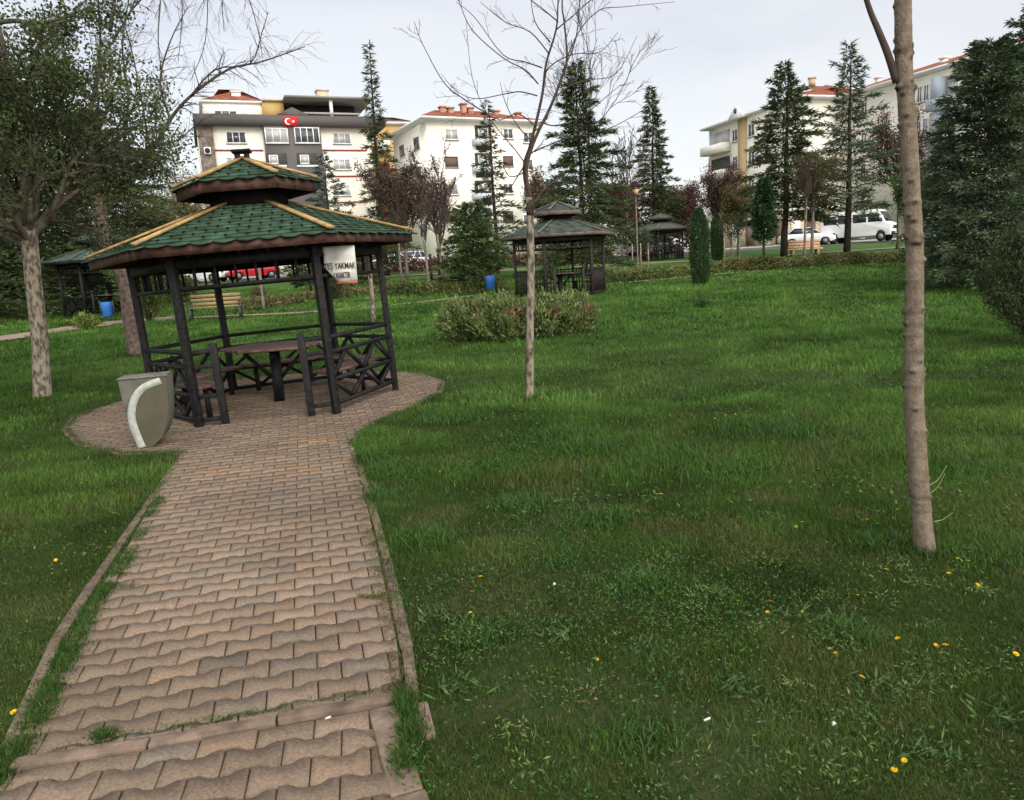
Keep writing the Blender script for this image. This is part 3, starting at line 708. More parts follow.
def unit(v): return v/(np.linalg.norm(v)+1e-9)
def grow(mb, rng, p, d, L_, r, lev, mx, nch, wander, grav, tips, first=.3, ratio=.55, spread=.9, sides=(7, 5, 4, 3), rmin=.002):
    n = max(3, int(6-lev)); P = [np.array(p, float)]; d = unit(np.array(d, float)); step = L_/n; ds = [d]
    for i in range(n):
        d = unit(d+rng.normal(0, wander, 3)+np.array([0, 0, grav])); P.append(P[-1]+d*step); ds.append(d)
    P = np.array(P); R = np.linspace(r, max(r*.35, rmin), len(P)); mb.tube(P, R, sides[min(lev, 3)], cap=False)
    if lev >= mx-1: tips.append(P)
    if lev < mx:
        k = nch[lev] if isinstance(nch, (list, tuple)) else nch
        for i in range(k):
            t = first+(1-first)*(i+rng.uniform(.1, .9))/k; f = t*n; j = min(int(f), n-1); q = P[j]+(P[j+1]-P[j])*(f-j); dd = ds[j+1]
            side = unit(np.cross(dd, rng.normal(size=3))); a = spread*rng.uniform(.6, 1.2)
            grow(mb, rng, q, dd*math.cos(a)+side*math.sin(a), L_*ratio*rng.uniform(.6, 1.2)*(1.15-.5*t), max(r*(.62-.25*t), rmin), lev+1, mx, nch, wander, grav, tips, first, ratio, spread, sides, rmin)
def leaf_cloud(mb, rng, tips, per, size, spread, c1, c2, drop=0.):
    T = np.array([t[i]+(t[i+1]-t[i])*rng.random() for t in tips for i in rng.integers(0, len(t)-1, per)])
    T = T+rng.normal(0, spread, T.shape); n = len(T); D = rng.normal(size=(n, 3)); D[:, 2] -= drop
    f = (fbm(T[:, 0]*1.0+T[:, 2], T[:, 1]+T[:, 2]*.7, .7, 2)[:, None]*1.6-.3).clip(0, 1); col = np.array(c1)*(1-f)+np.array(c2)*f
    col = col*rng.uniform(.6, 1.4, n)[:, None]; s = size*rng.uniform(.6, 1.35, n); mb.cards(T, D, s, s*.55, col, rng)
def finish(t, mbT, mbC=None, bark=None, leaf=None, mbB=None, cname='crown', bark2=None):
    mbT.build('trunk', bark, t, smooth=True)
    if mbB is not None and mbB.n: mbB.build('branches', bark2 or bark, t, smooth=True)
    if mbC is not None: mbC.build(cname, leaf or leaf_m, t)

def conifer(label, px, Y, ytop, hw, z0=.04, c1=(.034, .052, .020), c2=(.092, .118, .042), dens=1.0, card=(.34, .045), seed=0, shape=.9, droop=-.12, up=.15, bark=None, group='conifers', name='conifer', ragged=.35, dx=0.0, fill=1.0, trunk_w=.012, yb=None):
    rng = np.random.default_rng(seed+100)
    base = G(px, yb) if yb else GX(px, Y); Y = base[1]
    top = AT(px, ytop, Y); h = top[2]-base[2]; R = hw*Y/FOC
    t = thing(name, label, 'tree', base-(0, 0, .03), 0, group)
    mt = MB(); zz = np.linspace(0, h, 9); mt.tube(np.stack([np.cumsum(rng.normal(0, h*.003, 9)), np.cumsum(rng.normal(0, h*.003, 9)), zz], -1), np.linspace(h*trunk_w+.03, .012, 9), 8)
    mbB = MB(); mc = MB(); nb = int((h*7+18)*dens)
    P = []; D = []; Ls = []; 
    for i in range(nb):
        u = (i+rng.random())/nb; z = h*(z0+(1-z0)*u**.92*.985); L_ = (R*(1-u)**shape+.10*R*(1-u)+.04*R)*rng.uniform(1-ragged, 1+ragged*.8)
        if u < .12: L_ *= .75+2*u
        az = i*2.39996+rng.normal(0, .3); hd = np.array([math.cos(az), math.sin(az), 0.])
        rise = up+.9*u**3; n = 6; tt = np.linspace(0, 1, n)
        pts = np.array([0, 0, z])+hd*L_*tt[:, None]+np.array([0, 0, 1.])*(L_*(rise*tt+droop*2*tt**2))[:, None]
        mbB.tube(pts, np.linspace(max(.006, L_*.014), .004, n), 3, cap=False)
        m = int(L_*72*fill)+8; m = min(m, 260)
        f = rng.random(m)**.75; q = np.array([np.interp(f, tt, pts[:, a]) for a in range(3)]).T
        sd = np.array([-hd[1], hd[0], 0.]); s = rng.choice([-1, 1], m)*rng.random(m)**.7*(1-f*.85)*L_*.42
        q = q+sd*s[:, None]+rng.normal(0, .02*L_+.01, (m, 3))
        d = hd*rng.uniform(.4, 1.2, m)[:, None]+sd*np.sign(s)[:, None]*rng.uniform(.1, .9, m)[:, None]; d[:, 2] += rng.normal(-.05, .34, m)
        P.append(q); D.append(d)
    P = np.concatenate(P); D = np.concatenate(D); n = len(P)
    cl = fbm(P[:, 0]+P[:, 2]*1.3, P[:, 1]+P[:, 2], .8, 3); f = np.clip((cl-.35)*3, 0, 1)[:, None]
    col = (np.array(c1)*(1-f)+np.array(c2)*f)*rng.uniform(.6, 1.45, n)[:, None]
    mc.cards(P, D, card[0]*rng.uniform(.5, 1.3, n), card[1]*rng.uniform(.6, 1.4, n), col, rng)
    finish(t, mt, mc, bark or bark_dark, needle_m, mbB); return t

def bush(name, label, px, yb, ytop, hw, c1, c2, n=5000, card=(.10, .03), seed=0, group=None, cat='shrub', up=.8, cols3=None, Y=None, flat=.8):
    rng = np.random.default_rng(seed+500)
    b = GX(px, Y) if Y else G(px, yb); Y = b[1]; h = AT(px, ytop, Y)[2]-b[2]; R = hw*Y/FOC
    t = thing(name, label, cat, b-(0, 0, .02), 0, group)
    mt = MB(); P = []; D = []
    ns = 34
    for i in range(ns):
        a = rng.uniform(0, 6.28); el = rng.uniform(.25, 1.45); L_ = rng.uniform(.75, 1.08); tip = np.array([math.cos(a)*math.cos(el)*R*L_, math.sin(a)*math.cos(el)*R*L_*flat, (.25+.75*math.sin(el))*h*L_])
        tt = np.linspace(0, 1, 5)[:, None]; pts = tip*tt; pts[:, 2] = tip[2]*tt[:, 0]**.8; mt.tube(pts, np.linspace(.016, .004, 5), 4, cap=False)
        m = n//ns; f = rng.random(m)**.45; q = np.array([np.interp(f, tt[:, 0], pts[:, k]) for k in range(3)]).T+rng.normal(0, .11*R+.01, (m, 3))*(np.array([1, 1, .8])); q[:, 2] = np.abs(q[:, 2])
        P.append(q); D.append(np.tile(unit(tip), (m, 1))+rng.normal(0, .5, (m, 3))+np.array([0, 0, up*.4]))
    P = np.concatenate(P); D = np.concatenate(D); k = len(P)
    f = np.clip((fbm(P[:, 0]*1.5+P[:, 2], P[:, 1]*1.5, .35, 2)-.3)*2.5, 0, 1)[:, None]; col = np.array(c1)*(1-f)+np.array(c2)*f
    if cols3 is not None:
        g_ = (fbm(P[:, 0]+50, P[:, 1]+P[:, 2], .5, 2) > .60) & (P[:, 2] < h*.75); col[g_] = np.array(cols3)
    col = col*rng.uniform(.55, 1.45, k)[:, None]; mc = MB(); mc.cards(P, D, card[0]*rng.uniform(.5, 1.3, k), card[1]*rng.uniform(.6, 1.4, k), col, rng)
    mt.build('stems', bark_dark, t); mc.build('foliage', leaf_m, t); return t

def bare_tree(name, label, px, Y, ytop, hw, seed, bark=None, leafcol=None, per=0, lsize=.05, trunk_px=None, grav=.05, lev=3, nch=(5, 5, 4, 3), clear=.3, group=None, nl=6, spread=.7, yb=None, rt=None, lspread=.08, up=1.2):
    rng = np.random.default_rng(seed+900); b = G(px, yb) if yb else GX(px, Y); Y = b[1]
    h = AT(px, ytop, Y)[2]-b[2]; R = hw*Y/FOC; t = thing(name, label, 'tree', b-(0, 0, .03), 0, group)
    mt = MB(); zc = h*clear; r0 = rt or h*.014+.02
    zz = np.linspace(0, zc*1.15, 5); mt.tube(np.stack([rng.normal(0, .02, 5), rng.normal(0, .02, 5), zz], -1), np.linspace(r0, r0*.75, 5), 8)
    mbB = MB(); tips = []
    for i in range(nl):
        a = i*2.4+rng.normal(0, .3); o = R/h*up*rng.uniform(.35, 1.1); d = np.array([math.cos(a)*o, math.sin(a)*o, 1.])
        grow(mbB, rng, (0, 0, zc*rng.uniform(.85, 1.13)), d, (h-zc)*rng.uniform(.55, .85), r0*.5, 0, lev, nch, .11, grav, tips, .2, .52, spread, rmin=max(.003, Y*.00022))
    mc = None
    if per: mc = MB(); leaf_cloud(mc, rng, tips, per, lsize, lspread, *leafcol)
    finish(t, mt, mc, bark or bark_grey, leaf_m, mbB, bark2=twig_m if bark is not bark_dark else None); return t

# ---- the big leafy tree at the far left
def big_left():
    rng = np.random.default_rng(42); b = G(44, 399); t = thing('broadleaf_tree', 'big dark green leafy tree at the left edge with a pale mottled trunk', 'tree', b-(0, 0, .03), 0)
    top = AT(28, 225, b[1])-b; mt = MB(); pts = [np.array([0, 0, 0]), np.array([-.01, 0, .12]), top*.35+(.02, 0, 0), top*.7, top]; mt.tube(pts, [.165, .135, .12, .118, .115], 12)
    mbB = MB(); tips = []
    for i in range(14):
        a = i*2.4+.4; o = rng.uniform(.35, 1.7); d = np.array([math.cos(a)*o, math.sin(a)*o, rng.uniform(.35, 1.1)])
        grow(mbB, rng, top*rng.uniform(.88, 1.0), d, rng.uniform(1.5, 2.7), .05, 0, 3, (6, 4, 4, 0), .13, .03, tips, .25, .58, .85, rmin=.004)
    # a leader carrying more crown above the frame
    P = np.array([top, top+(.1, 0, 1.0), top+(0, .2, 2.2), top+(-.1, .1, 3.6)]); mbB.tube(P, [.085, .07, .05, .03], 8)
    for i in range(13):
        z = rng.uniform(.6, 3.4); a = i*2.4; o = 1.0; d = np.array([math.cos(a), math.sin(a), rng.uniform(0, .7)])
        grow(mbB, rng, top+(0, .1, z), d, rng.uniform(1.3, 2.4)*(1.15-.16*z), .038, 0, 3, (5, 4, 4, 0), .13, .02, tips, .2, .58, .85, rmin=.004)
    mc = MB(); leaf_cloud(mc, rng, tips, 21, .058, .12, (.030, .047, .015), (.092, .122, .036)); finish(t, mt, mc, bark_pale, leaf_m, mbB, bark2=mat('grey limb bark', (.13, .11, .085), .9, .1, 9, .4, bump=.5))
big_left()

def px_limb(mb, rng, root, pts, r0, r1, depth, n=7, dj=.0, side=0, sub=True, tips=None, seg=0.25, ksub=1.0, grav=0.0, spread=.8, slen=.35):
    """limb whose joints were measured in the photograph, with its own depth wander"""
    W = []; off = 0
    for i, (x, y) in enumerate(pts):
        W.append(AT(x, y, depth+dj*i/(len(pts)-1))-root)
    W = np.array(W); m = 4*(len(W)-1)+1; t = np.linspace(0, len(W)-1, m); S = []
    for u in t:
        i = min(int(u), len(W)-2); f = u-i; p0 = W[max(i-1, 0)]; p1 = W[i]; p2 = W[i+1]; p3 = W[min(i+2, len(W)-1)]
        S.append(.5*((2*p1)+(-p0+p2)*f+(2*p0-5*p1+4*p2-p3)*f*f+(-p0+3*p1-3*p2+p3)*f**3))
    S = np.array(S); R = np.linspace(r0, r1, len(S)); mb.tube(S, R, n, cap=True)
    if sub:
        Lt = np.linalg.norm(np.diff(S, axis=0), axis=1).sum(); k = int(Lt/seg*ksub)
        for j in range(k):
            i = rng.integers(1, len(S)-1); d = unit(S[i+1 if i+1 < len(S) else i]-S[i-1]); sd = unit(np.cross(d, rng.normal(size=3))); a = rng.uniform(.4, 1.1)*spread
            grow(mb, rng, S[i], d*math.cos(a)+sd*math.sin(a), rng.uniform(.4, 1)*slen, max(R[i]*.45, .0022), 2, 3, (0, 0, 3, 0), .12, grav, tips if tips is not None else [], .2, .5, .8, rmin=.0018)
    return S
# ---- reddish leaning tree with bare hanging twigs
def bare_left():
    rng = np.random.default_rng(8); b = G(138, 356); Y = b[1]
    t = thing('bare_tree', 'leaning reddish trunk with long bare weeping twigs behind the large gazebo at left', 'tree', b-(0, 0, .03), 0)
    mt = MB(); px_limb(mt, rng, b, [(138, 358), (131, 315), (127, 285), (118, 262), (103, 235), (98, 195)], .20, .13, Y, 10, sub=False)
    mbB = MB(); tips = []
    for pts, r in (([(98, 198), (90, 120), (100, 50), (95, -40)], .06), ([(99, 205), (120, 165), (150, 150), (170, 118), (190, 95), (228, 68), (262, 60), (305, 45)], .058), ([(120, 165), (128, 100), (122, 40), (135, -30)], .035), ([(150, 150), (140, 90), (128, 35), (118, 12)], .022),
                   ([(190, 95), (215, 68), (250, 62), (262, 30), (268, 10)], .02), ([(100, 60), (130, 10), (150, -40), (180, -60), (205, -20), (205, 40), (190, 80)], .022), ([(130, 10), (170, -30), (215, -40), (245, -10), (258, 30), (262, 55)], .02), ([(150, -40), (160, -10), (158, 40), (165, 95)], .02),
                   ([(98, 190), (60, 140), (20, 100), (-20, 60)], .035), ([(150, 145), (175, 140), (200, 120), (215, 112)], .02), ([(170, 118), (160, 80), (170, 40), (188, 5)], .03), ([(110, 30), (120, -30), (140, -60)], .04), ([(225, -40), (222, 0), (224, 30)], .012), ([(180, -60), (182, 10), (178, 60)], .012)):
        px_limb(mbB, rng, b, pts, r, max(.006, r*.15), Y+rng.uniform(-.3, .3) if r < .05 else Y, 6, dj=rng.uniform(-1.5, 1.5) if r < .055 else 0, tips=tips, seg=.12, slen=.8, grav=-.10)
    # budding cedar like lower foliage
    finish(t, mt, None, bark_red, None, mbB, bark2=mat('brown grey twig', (.075, .058, .050), .85))
bare_left()
# ---- thin young bare tree in the middle
def mid_tree():
    rng = np.random.default_rng(21); b = G(529, 401); Y = b[1]
    t = thing('bare_sapling', 'slender bare young tree with forked dark branches in the middle of the lawn', 'tree', b-(0, 0, .02), 0)
    mt = MB(); S = px_limb(mt, rng, b, [(529, 403), (530, 370), (530, 320), (531, 270), (530, 225), (530, 208), (529, 196)], .052, .040, Y, 12, sub=False)
    mt.build('trunk', bark_pale, t, smooth=True)
    mb = MB(); tips = []
    def Lb(pts, r0, r1, dj=0, **k): px_limb(mb, rng, b, pts, r0, r1, Y, 7, dj=dj, tips=tips, **k)
    Lb([(529, 200), (524, 166), (531, 141), (542, 94), (546, 62), (556, 28), (558, 0), (562, -60)], .024, .006, .2, ksub=.5)
    Lb([(531, 198), (526, 169), (535, 137), (550, 106), (562, 75), (567, 56), (564, 19), (562, 0), (566, -55)], .024, .006, -.2, ksub=.5)
    for pts in ([(538, 82), (525, 68), (503, 56), (472, 28), (459, 0), (450, -20)], [(528, 166), (515, 148), (503, 134), (487, 112), (472, 75), (466, 19)], [(487, 112), (465, 98), (444, 81), (422, 41), (414, 19)], [(542, 66), (525, 60), (503, 53), (475, 16), (456, 0)],
                [(537, 94), (520, 90), (506, 92), (475, 97), (455, 88), (441, 72)], [(553, 97), (570, 84), (587, 78), (616, 72), (637, 34)], [(534, 150), (552, 142), (575, 134), (606, 128), (637, 112), (650, 103)], [(533, 203), (547, 184), (562, 180), (577, 183), (590, 192)], [(567, 56), (580, 28), (600, 8), (625, 5), (675, 0)],
                [(549, 52), (530, 30), (505, 20), (480, 0)], [(558, 20), (540, 5), (520, -10)], [(525, 170), (510, 175), (500, 160), (485, 150)], [(540, 120), (556, 124), (580, 116), (612, 90), (622, 82)], [(545, 70), (556, 60), (575, 52), (600, 50), (618, 30)], [(532, 140), (516, 122), (505, 100), (500, 80)],
                [(562, 70), (575, 40), (580, 0), (584, -30)], [(524, 164), (507, 190), (490, 200)], [(550, 40), (535, 20), (530, -10)], [(536, 125), (518, 112), (500, 118), (480, 110), (460, 112)], [(556, 28), (575, 12), (600, -10)]):
        Lb(pts, .0085, .0025, rng.uniform(-.9, .9), ksub=1.0, seg=.22, slen=.32)
    mb.build('branches', twig_m, t, smooth=True)
    mb = MB()   # swollen graft at the fork
    mb.tube([AT(530, 214, Y)-b, AT(530, 206, Y)-b, AT(530, 198, Y)-b], [.044, .056, .040], 10); mb.build('graft_knob', bark_dark, t, smooth=True)
mid_tree()
# ---- foreground trunk at the right
def right_tree():
    rng = np.random.default_rng(31); b = G(926, 552); Y = b[1]
    t = thing('bare_sapling', 'knobbly beige trunk standing nearest the camera at the right', 'tree', b-(0, 0, .02), 0)
    ctl = [(927, 556), (925, 545), (919, 480), (914, 400), (914, 330), (915, 250), (910, 150), (904, 60), (903, 0), (903, -90), (906, -220)]
    W = np.array([AT(x, y, Y)-b for x, y in ctl]); zz = np.linspace(W[0][2], W[-1][2], 520)
    X = np.interp(zz, W[:, 2], W[:, 0]); Yy = np.zeros_like(zz)+W[0][1]; k = np.ones(15)/15; X = np.convolve(np.pad(X, 7, mode='edge'), k, 'valid')
    R = np.interp(zz, [0, .04, .15, 1.2, 2.4, 3.4], [.070, .056, .050, .045, .039, .034])
    knots = np.sort(rng.uniform(.2, W[-1][2], 80)); n = 28; a = np.linspace(0, 2*math.pi, n, endpoint=False)
    Rm = R[:, None]*(1+.03*np.sin(a*2+zz[:, None]*3)); colr = np.ones((520, n))
    for kz in knots:
        ka = rng.uniform(0, 6.28); da = np.angle(np.exp(1j*(a[None]-ka))); g_ = np.exp(-((zz[:, None]-kz)/.011)**2-(da/.30)**2); Rm = Rm+g_*rng.uniform(.005, .012); colr = colr*(1-.75*np.exp(-((zz[:, None]-kz+.006)/.010)**2-(da/.28)**2))
        ringg = np.exp(-((zz[:, None]-kz)/.012)**2)*np.ones((1, n)); Rm = Rm+ringg*rng.uniform(0, .0022); colr = colr*(1-.22*ringg*rng.random())
    V = np.stack([X[:, None]+Rm*np.cos(a), Yy[:, None]+Rm*np.sin(a), np.broadcast_to(zz[:, None], Rm.shape)], -1).reshape(-1, 3)
    i = np.arange(519)[:, None]*n; j = np.arange(n)[None]; F = np.stack([i+j, i+(j+1) % n, i+n+(j+1) % n, i+n+j], -1).reshape(-1, 4)
    mb = MB(); mb.add(V, F, np.repeat(colr.reshape(-1, 1), 3, 1)); mb.build('trunk', bark_smooth, t, smooth=True)
    mb = MB(); tips = []
    px_limb(mb, rng, b, [(897, 78), (888, 50), (878, 25), (868, 0), (850, -60), (820, -130)], .020, .008, Y, 8, ksub=0); 
    for pts in ([(905, -60), (930, -100), (960, -150)], [(903, -100), (880, -150), (850, -180)]): px_limb(mb, rng, b, pts, .018, .006, Y, 6, dj=.3, ksub=0)
    mb.build('branches', twig_m, t, smooth=True)
    for pts in ([(929, 482), (938, 476), (947, 462)], [(930, 490), (938, 483), (945, 470)], [(934, 518), (943, 516), (953, 509)]):
        mb = MB(); px_limb(mb, rng, b, pts, .003, .0015, Y-.02, 5, ksub=0); mb.build('sprout', mat('pale green sprout', (.22, .26, .12), .7), t)
right_tree()

# ------------------------------------------------------------------ trees in the park, one call each
BL = dict(c1=(.042, .068, .034), c2=(.105, .145, .070))
conifer('tall narrow cedar with a long thin spire right of the large gazebo roof', 388, 52, 38, 24, .05, dens=1.0, card=(.42, .06), seed=1, fill=.75, shape=1.35, ragged=.6)
conifer('thin sparse cedar in front of the middle white apartment block', 497, 46, 98, 30, .05, dens=.9, card=(.38, .06), seed=2, fill=.65, shape=1.1, ragged=.5, c1=(.03, .045, .018), c2=(.075, .085, .035))
conifer('broad dense dark cedar behind the weathered grey gazebo', 585, 38, 58, 52, .05, dens=1.5, card=(.34, .05), seed=3, fill=1.7, shape=.95, ragged=.5)
conifer('slim dark conifer right of the broad cedar with pointed top', 655, 60, 84, 27, .05, dens=1.3, card=(.38, .07), seed=4, fill=1.1, shape=1.0, ragged=.35)
conifer('dark shaggy cedar left of the tallest cedar by the white van', 784, 46, 60, 46, .18, dens=1.1, card=(.38, .065), seed=5, fill=1.2, ragged=.4, trunk_w=.018)
conifer('tallest open cedar with upswept branches above the white van', 846, 46, 40, 46, .16, dens=.85, card=(.40, .06), seed=6, fill=.85, up=.35, ragged=.55, shape=1.0, trunk_w=.016, **BL)
conifer('small bluish cedar in front of the grey banded apartment block', 336, 46, 150, 32, .05, dens=1.1, card=(.30, .055), seed=7, fill=.9, c1=(.035, .065, .045), c2=(.085, .125, .085), ragged=.4)
conifer('layered dark cedar just left of the large gazebo roof', 138, 34, 130, 56, .12, dens=1.3, card=(.26, .045), seed=8, fill=1.6, shape=.5, up=.1, ragged=.4, c1=(.030, .044, .015), c2=(.085, .100, .034))
conifer('wide dark cedar standing behind the mottled trunk at left', 40, 34, 70, 80, .06, dens=1.3, card=(.30, .06), seed=9, fill=1.2, shape=.55, up=.05, ragged=.3)
conifer('dark cedar behind the green gazebo at the far left', 112, 40, 110, 66, .08, dens=1.2, card=(.32, .06), seed=10, fill=1.2, shape=.6, up=.05)
conifer('dark cedar cut off by the left edge of the view', -40, 30, 40, 80, .03, dens=1.3, card=(.30, .06), seed=12, fill=1.2, shape=.5)
conifer('short bushy yellow green conifer above the blue bin near the juniper', 476, 31, 204, 33, .16, dens=2.2, card=(.20, .05), seed=11, fill=1.6, shape=.5, c1=(.035, .060, .018), c2=(.095, .135, .040), ragged=.25, trunk_w=.02)
conifer('big dense blue green cedar right of the foreground trunk', 980, 20.5, 40, 74, .03, dens=3.2, card=(.15, .034), seed=13, fill=3.8, shape=.55, up=.1, ragged=.22, **BL)
conifer('tallest blue green cedar cut off by the right edge', 1040, 22, -18, 84, .03, dens=2.9, card=(.18, .038), seed=14, fill=2.8, shape=.6, up=.1, ragged=.25, **BL)
conifer('small cedar standing behind the big cedar at right', 940, 30, 120, 26, .05, dens=1.8, card=(.22, .045), seed=17, fill=1.6, shape=.7, ragged=.3)
conifer('narrow bright green cypress left of the tree by the white car', 764, 42, 178, 11, .22, dens=2.6, card=(.24, .06), seed=15, fill=1.6, shape=.55, up=.8, droop=0, c1=(.028, .065, .022), c2=(.060, .120, .040), ragged=.2)
conifer('low dark conifer seen through the left posts of the large gazebo', 160, 36, 225, 34, .05, dens=2.0, card=(.22, .05), seed=16, fill=1.5, shape=.5, c1=(.04, .07, .018), c2=(.10, .14, .04))
conifer('small conifer seen through the large gazebo beside the red car', 312, 33, 232, 24, .22, dens=2.0, card=(.2, .045), seed=18, fill=1.4, shape=.5, c1=(.03, .055, .02), c2=(.07, .10, .035))
conifer('olive conifer seen left of the small gazebo cedar', 352, 37, 212, 30, .1, dens=1.8, card=(.24, .05), seed=19, fill=1.3, shape=.5, c1=(.05, .07, .022), c2=(.12, .13, .05))
# clipped columnar thuja
def thuja(label, px, yb, ytop, hw, seed, Y=None):
    rng = np.random.default_rng(seed); b = GX(px, Y) if Y else G(px, yb); Y = b[1]; h = AT(px, ytop, Y)[2]-b[2]; R = hw*Y/FOC
    t = thing('columnar_conifer', label, 'tree', b-(0, 0, .02), 0, 'columnar conifers'); mt = MB(); mt.tube([(0, 0, 0), (0, 0, h*.9)], [.05, .02], 6); mt.build('trunk', bark_dark, t)
    n = 9000; z = rng.random(n)**.9*h; prof = np.clip(np.minimum(1, (1-z/h)*4.5+.2)*(.82+.18*np.sin(z/h*3)), .05, 1); a = rng.uniform(0, 6.28, n)
    r_ = R*prof*np.sqrt(rng.uniform(.25, 1, n))*(.78+.45*fbm(a*.7+5, z, .35, 2)); P = np.stack([np.cos(a)*r_, np.sin(a)*r_, z+.03], -1)
    D = np.stack([np.cos(a)*.5, np.sin(a)*.5, np.ones(n)], -1)+rng.normal(0, .35, (n, 3)); f = fbm(P[:, 0]*2+P[:, 2], P[:, 1]*2, .4, 2)[:, None]
    mb = MB(); mb.cards(P, D, rng.uniform(.06, .16, n), rng.uniform(.02, .04, n), (np.array([.020, .050, .018])*(1-f)+np.array([.060, .110, .035])*f)*rng.uniform(.6, 1.4, n)[:, None], rng); mb.build('crown', needle_m, t)
thuja('narrow columnar thuja standing alone on the lawn in the middle distance', 700, 284, 210, 9, 1)
thuja('thin dark thuja standing behind the columnar one on the lawn', 717, None, 216, 6, 2, Y=45)

PL = ((.070, .034, .028), (.135, .075, .055)); OL = ((.10, .10, .03), (.20, .17, .06)); BR = ((.055, .035, .028), (.12, .075, .055))
bare_tree('bare_tree', 'dark brown budding tree beside the tall spire cedar', 408, 43, 160, 26, 1, per=14, lsize=.11, leafcol=BR, group='budding trees in the park', lspread=.16, nl=9, spread=.45, clear=.28)
bare_tree('bare_tree', 'pinkish bare tree with upright twigs in front of the middle apartment block', 441, 46, 150, 30, 2, per=4, lsize=.10, leafcol=((.12, .07, .07), (.20, .13, .12)), group='budding trees in the park', nl=10, spread=.4, clear=.25)
bare_tree('plum_tree', 'purple leaved plum tree left of the columnar thuja', 683, 62, 182, 34, 3, per=13, lsize=.15, leafcol=PL, group='purple plum trees', lspread=.28, nl=8)
bare_tree('plum_tree', 'purple leaved plum tree in front of the pale building with the gable', 722, 56, 163, 27, 4, per=9, lsize=.13, leafcol=PL, group='purple plum trees', lspread=.22, nl=8)
bare_tree('plum_tree', 'dark red plum tree just left of the foreground trunk', 898, 47, 108, 30, 5, per=9, lsize=.12, leafcol=PL, group='purple plum trees', lspread=.2, nl=8)
bare_tree('plum_tree', 'reddish brown tree between the broad cedar and the slim conifer', 622, 58, 178, 26, 6, per=18, lsize=.14, leafcol=((.07, .035, .022), (.14, .08, .05)), group='purple plum trees', lspread=.25, nl=8)
bare_tree('budding_tree', 'yellow green budding tree left of the bright green cypress', 738, 52, 186, 22, 7, per=14, lsize=.12, leafcol=OL, group='budding trees in the park', lspread=.2)
bare_tree('budding_tree', 'olive budding tree between the two tall cedars by the van', 812, 43, 150, 24, 8, per=10, lsize=.10, leafcol=((.06, .06, .022), (.12, .11, .045)), group='budding trees in the park', lspread=.2, clear=.4)
bare_tree('budding_tree', 'green leafing tree beside the foreground trunk above the van', 912, 42, 172, 26, 9, per=16, lsize=.12, leafcol=((.045, .08, .02), (.11, .16, .04)), group='budding trees in the park', lspread=.22)
bare_tree('bare_tree', 'tall bare pale tree rising above the slim conifer', 628, 54, 118, 30, 10, group='budding trees in the park', clear=.3, spread=.45, nl=6, rt=.08)
bare_tree('bare_tree', 'very tall bare tree behind the broad cedar with thin upright twigs', 592, 45, -30, 42, 11, group='budding trees in the park', clear=.3, spread=.45, nl=5, up=.9, rt=.08, grav=-.02)
bare_tree('budding_tree', 'yellowish budding tree behind the large gazebo roof at left', 196, 50, 168, 34, 12, per=12, lsize=.12, leafcol=((.12, .12, .04), (.24, .20, .08)), group='budding trees in the park', lspread=.25)
bare_tree('budding_tree', 'yellowish thin tree left of the ochre budding one', 165, 44, 178, 26, 13, per=9, lsize=.10, leafcol=((.10, .11, .03), (.20, .19, .07)), group='budding trees in the park', lspread=.25)
bare_tree('budding_tree', 'green leafing tree behind the left gazebo post', 140, 24, 232, 22, 14, per=18, lsize=.07, leafcol=((.06, .10, .02), (.15, .20, .05)), group='budding trees in the park', lspread=.14)
bare_tree('plum_tree', 'far reddish tree between the columnar thuja and the slim conifer', 668, 80, 186, 30, 15, per=16, lsize=.2, leafcol=PL, group='purple plum trees', lspread=.35)
bare_tree('plum_tree', 'far red brown tree left of the broad cedar', 545, 75, 170, 36, 16, per=16, lsize=.2, leafcol=((.09, .05, .035), (.16, .10, .06)), group='purple plum trees', lspread=.35)
# slim young trunks standing in the mid lawn
for i, (px, yb, yt, lab) in enumerate(((402, 285, 200, 'slim pale young trunk left of the grey trunk pair'), (428, 287, 190, 'slim young trunk in the middle of the pale row'), (441, 284, 196, 'right hand slim young trunk of the pale row'), (374, 322, 235, 'slim pale trunk seen just right of the large gazebo banner'), (805, 262, 150, 'slim young trunk beside the timber stack by the van'),
                                      (773, 246, 190, 'grey trunk beside the bright green cypress'), (1002-880+30, 0, 0, ''))):
    if not lab: continue
    bare_tree('young_tree', lab, px, None, yt, 12, 40+i, bark=bark_pale, per=2, lsize=.05, leafcol=BR, group='slim young trees', lev=2, clear=.5, nl=5, yb=yb, rt=.075, spread=.5)
# staked saplings
stake_m = mat('pale timber stake', (.34, .26, .18), .85, .1, 8, .3)
for px, yb, yt, lab in ((640, 270, 222, 'greenish sapling tied between stakes beside the lamp post'), (731, 262, 212, 'young bare sapling held between three stakes right of the thuja')):
    t = bare_tree('sapling', lab, px, None, yt, 10, px, per=14, lsize=.07, leafcol=((.06, .09, .04), (.12, .15, .08)), group='staked saplings', lev=2, clear=.35, nl=5, yb=yb, rt=.03, lspread=.15)
    for k, dx in enumerate((-.42, 0, .42)):
        mb = MB(); mb.tube([(0, 0, -.1), (.01, 0, 1.35)], .035, 6); o = mb.build('tree_stake', stake_m)
        tag(o, ('left', 'middle', 'right')[k]+' hand pale stake of the three around the '+('greenish sapling' if px == 640 else 'sapling right of the thuja'), 'stake', 'timber stakes around saplings')
        o.location = (t.location.x+dx, t.location.y-.3+.3*abs(dx), gz(t.location.x+dx, t.location.y-.3)+.02)

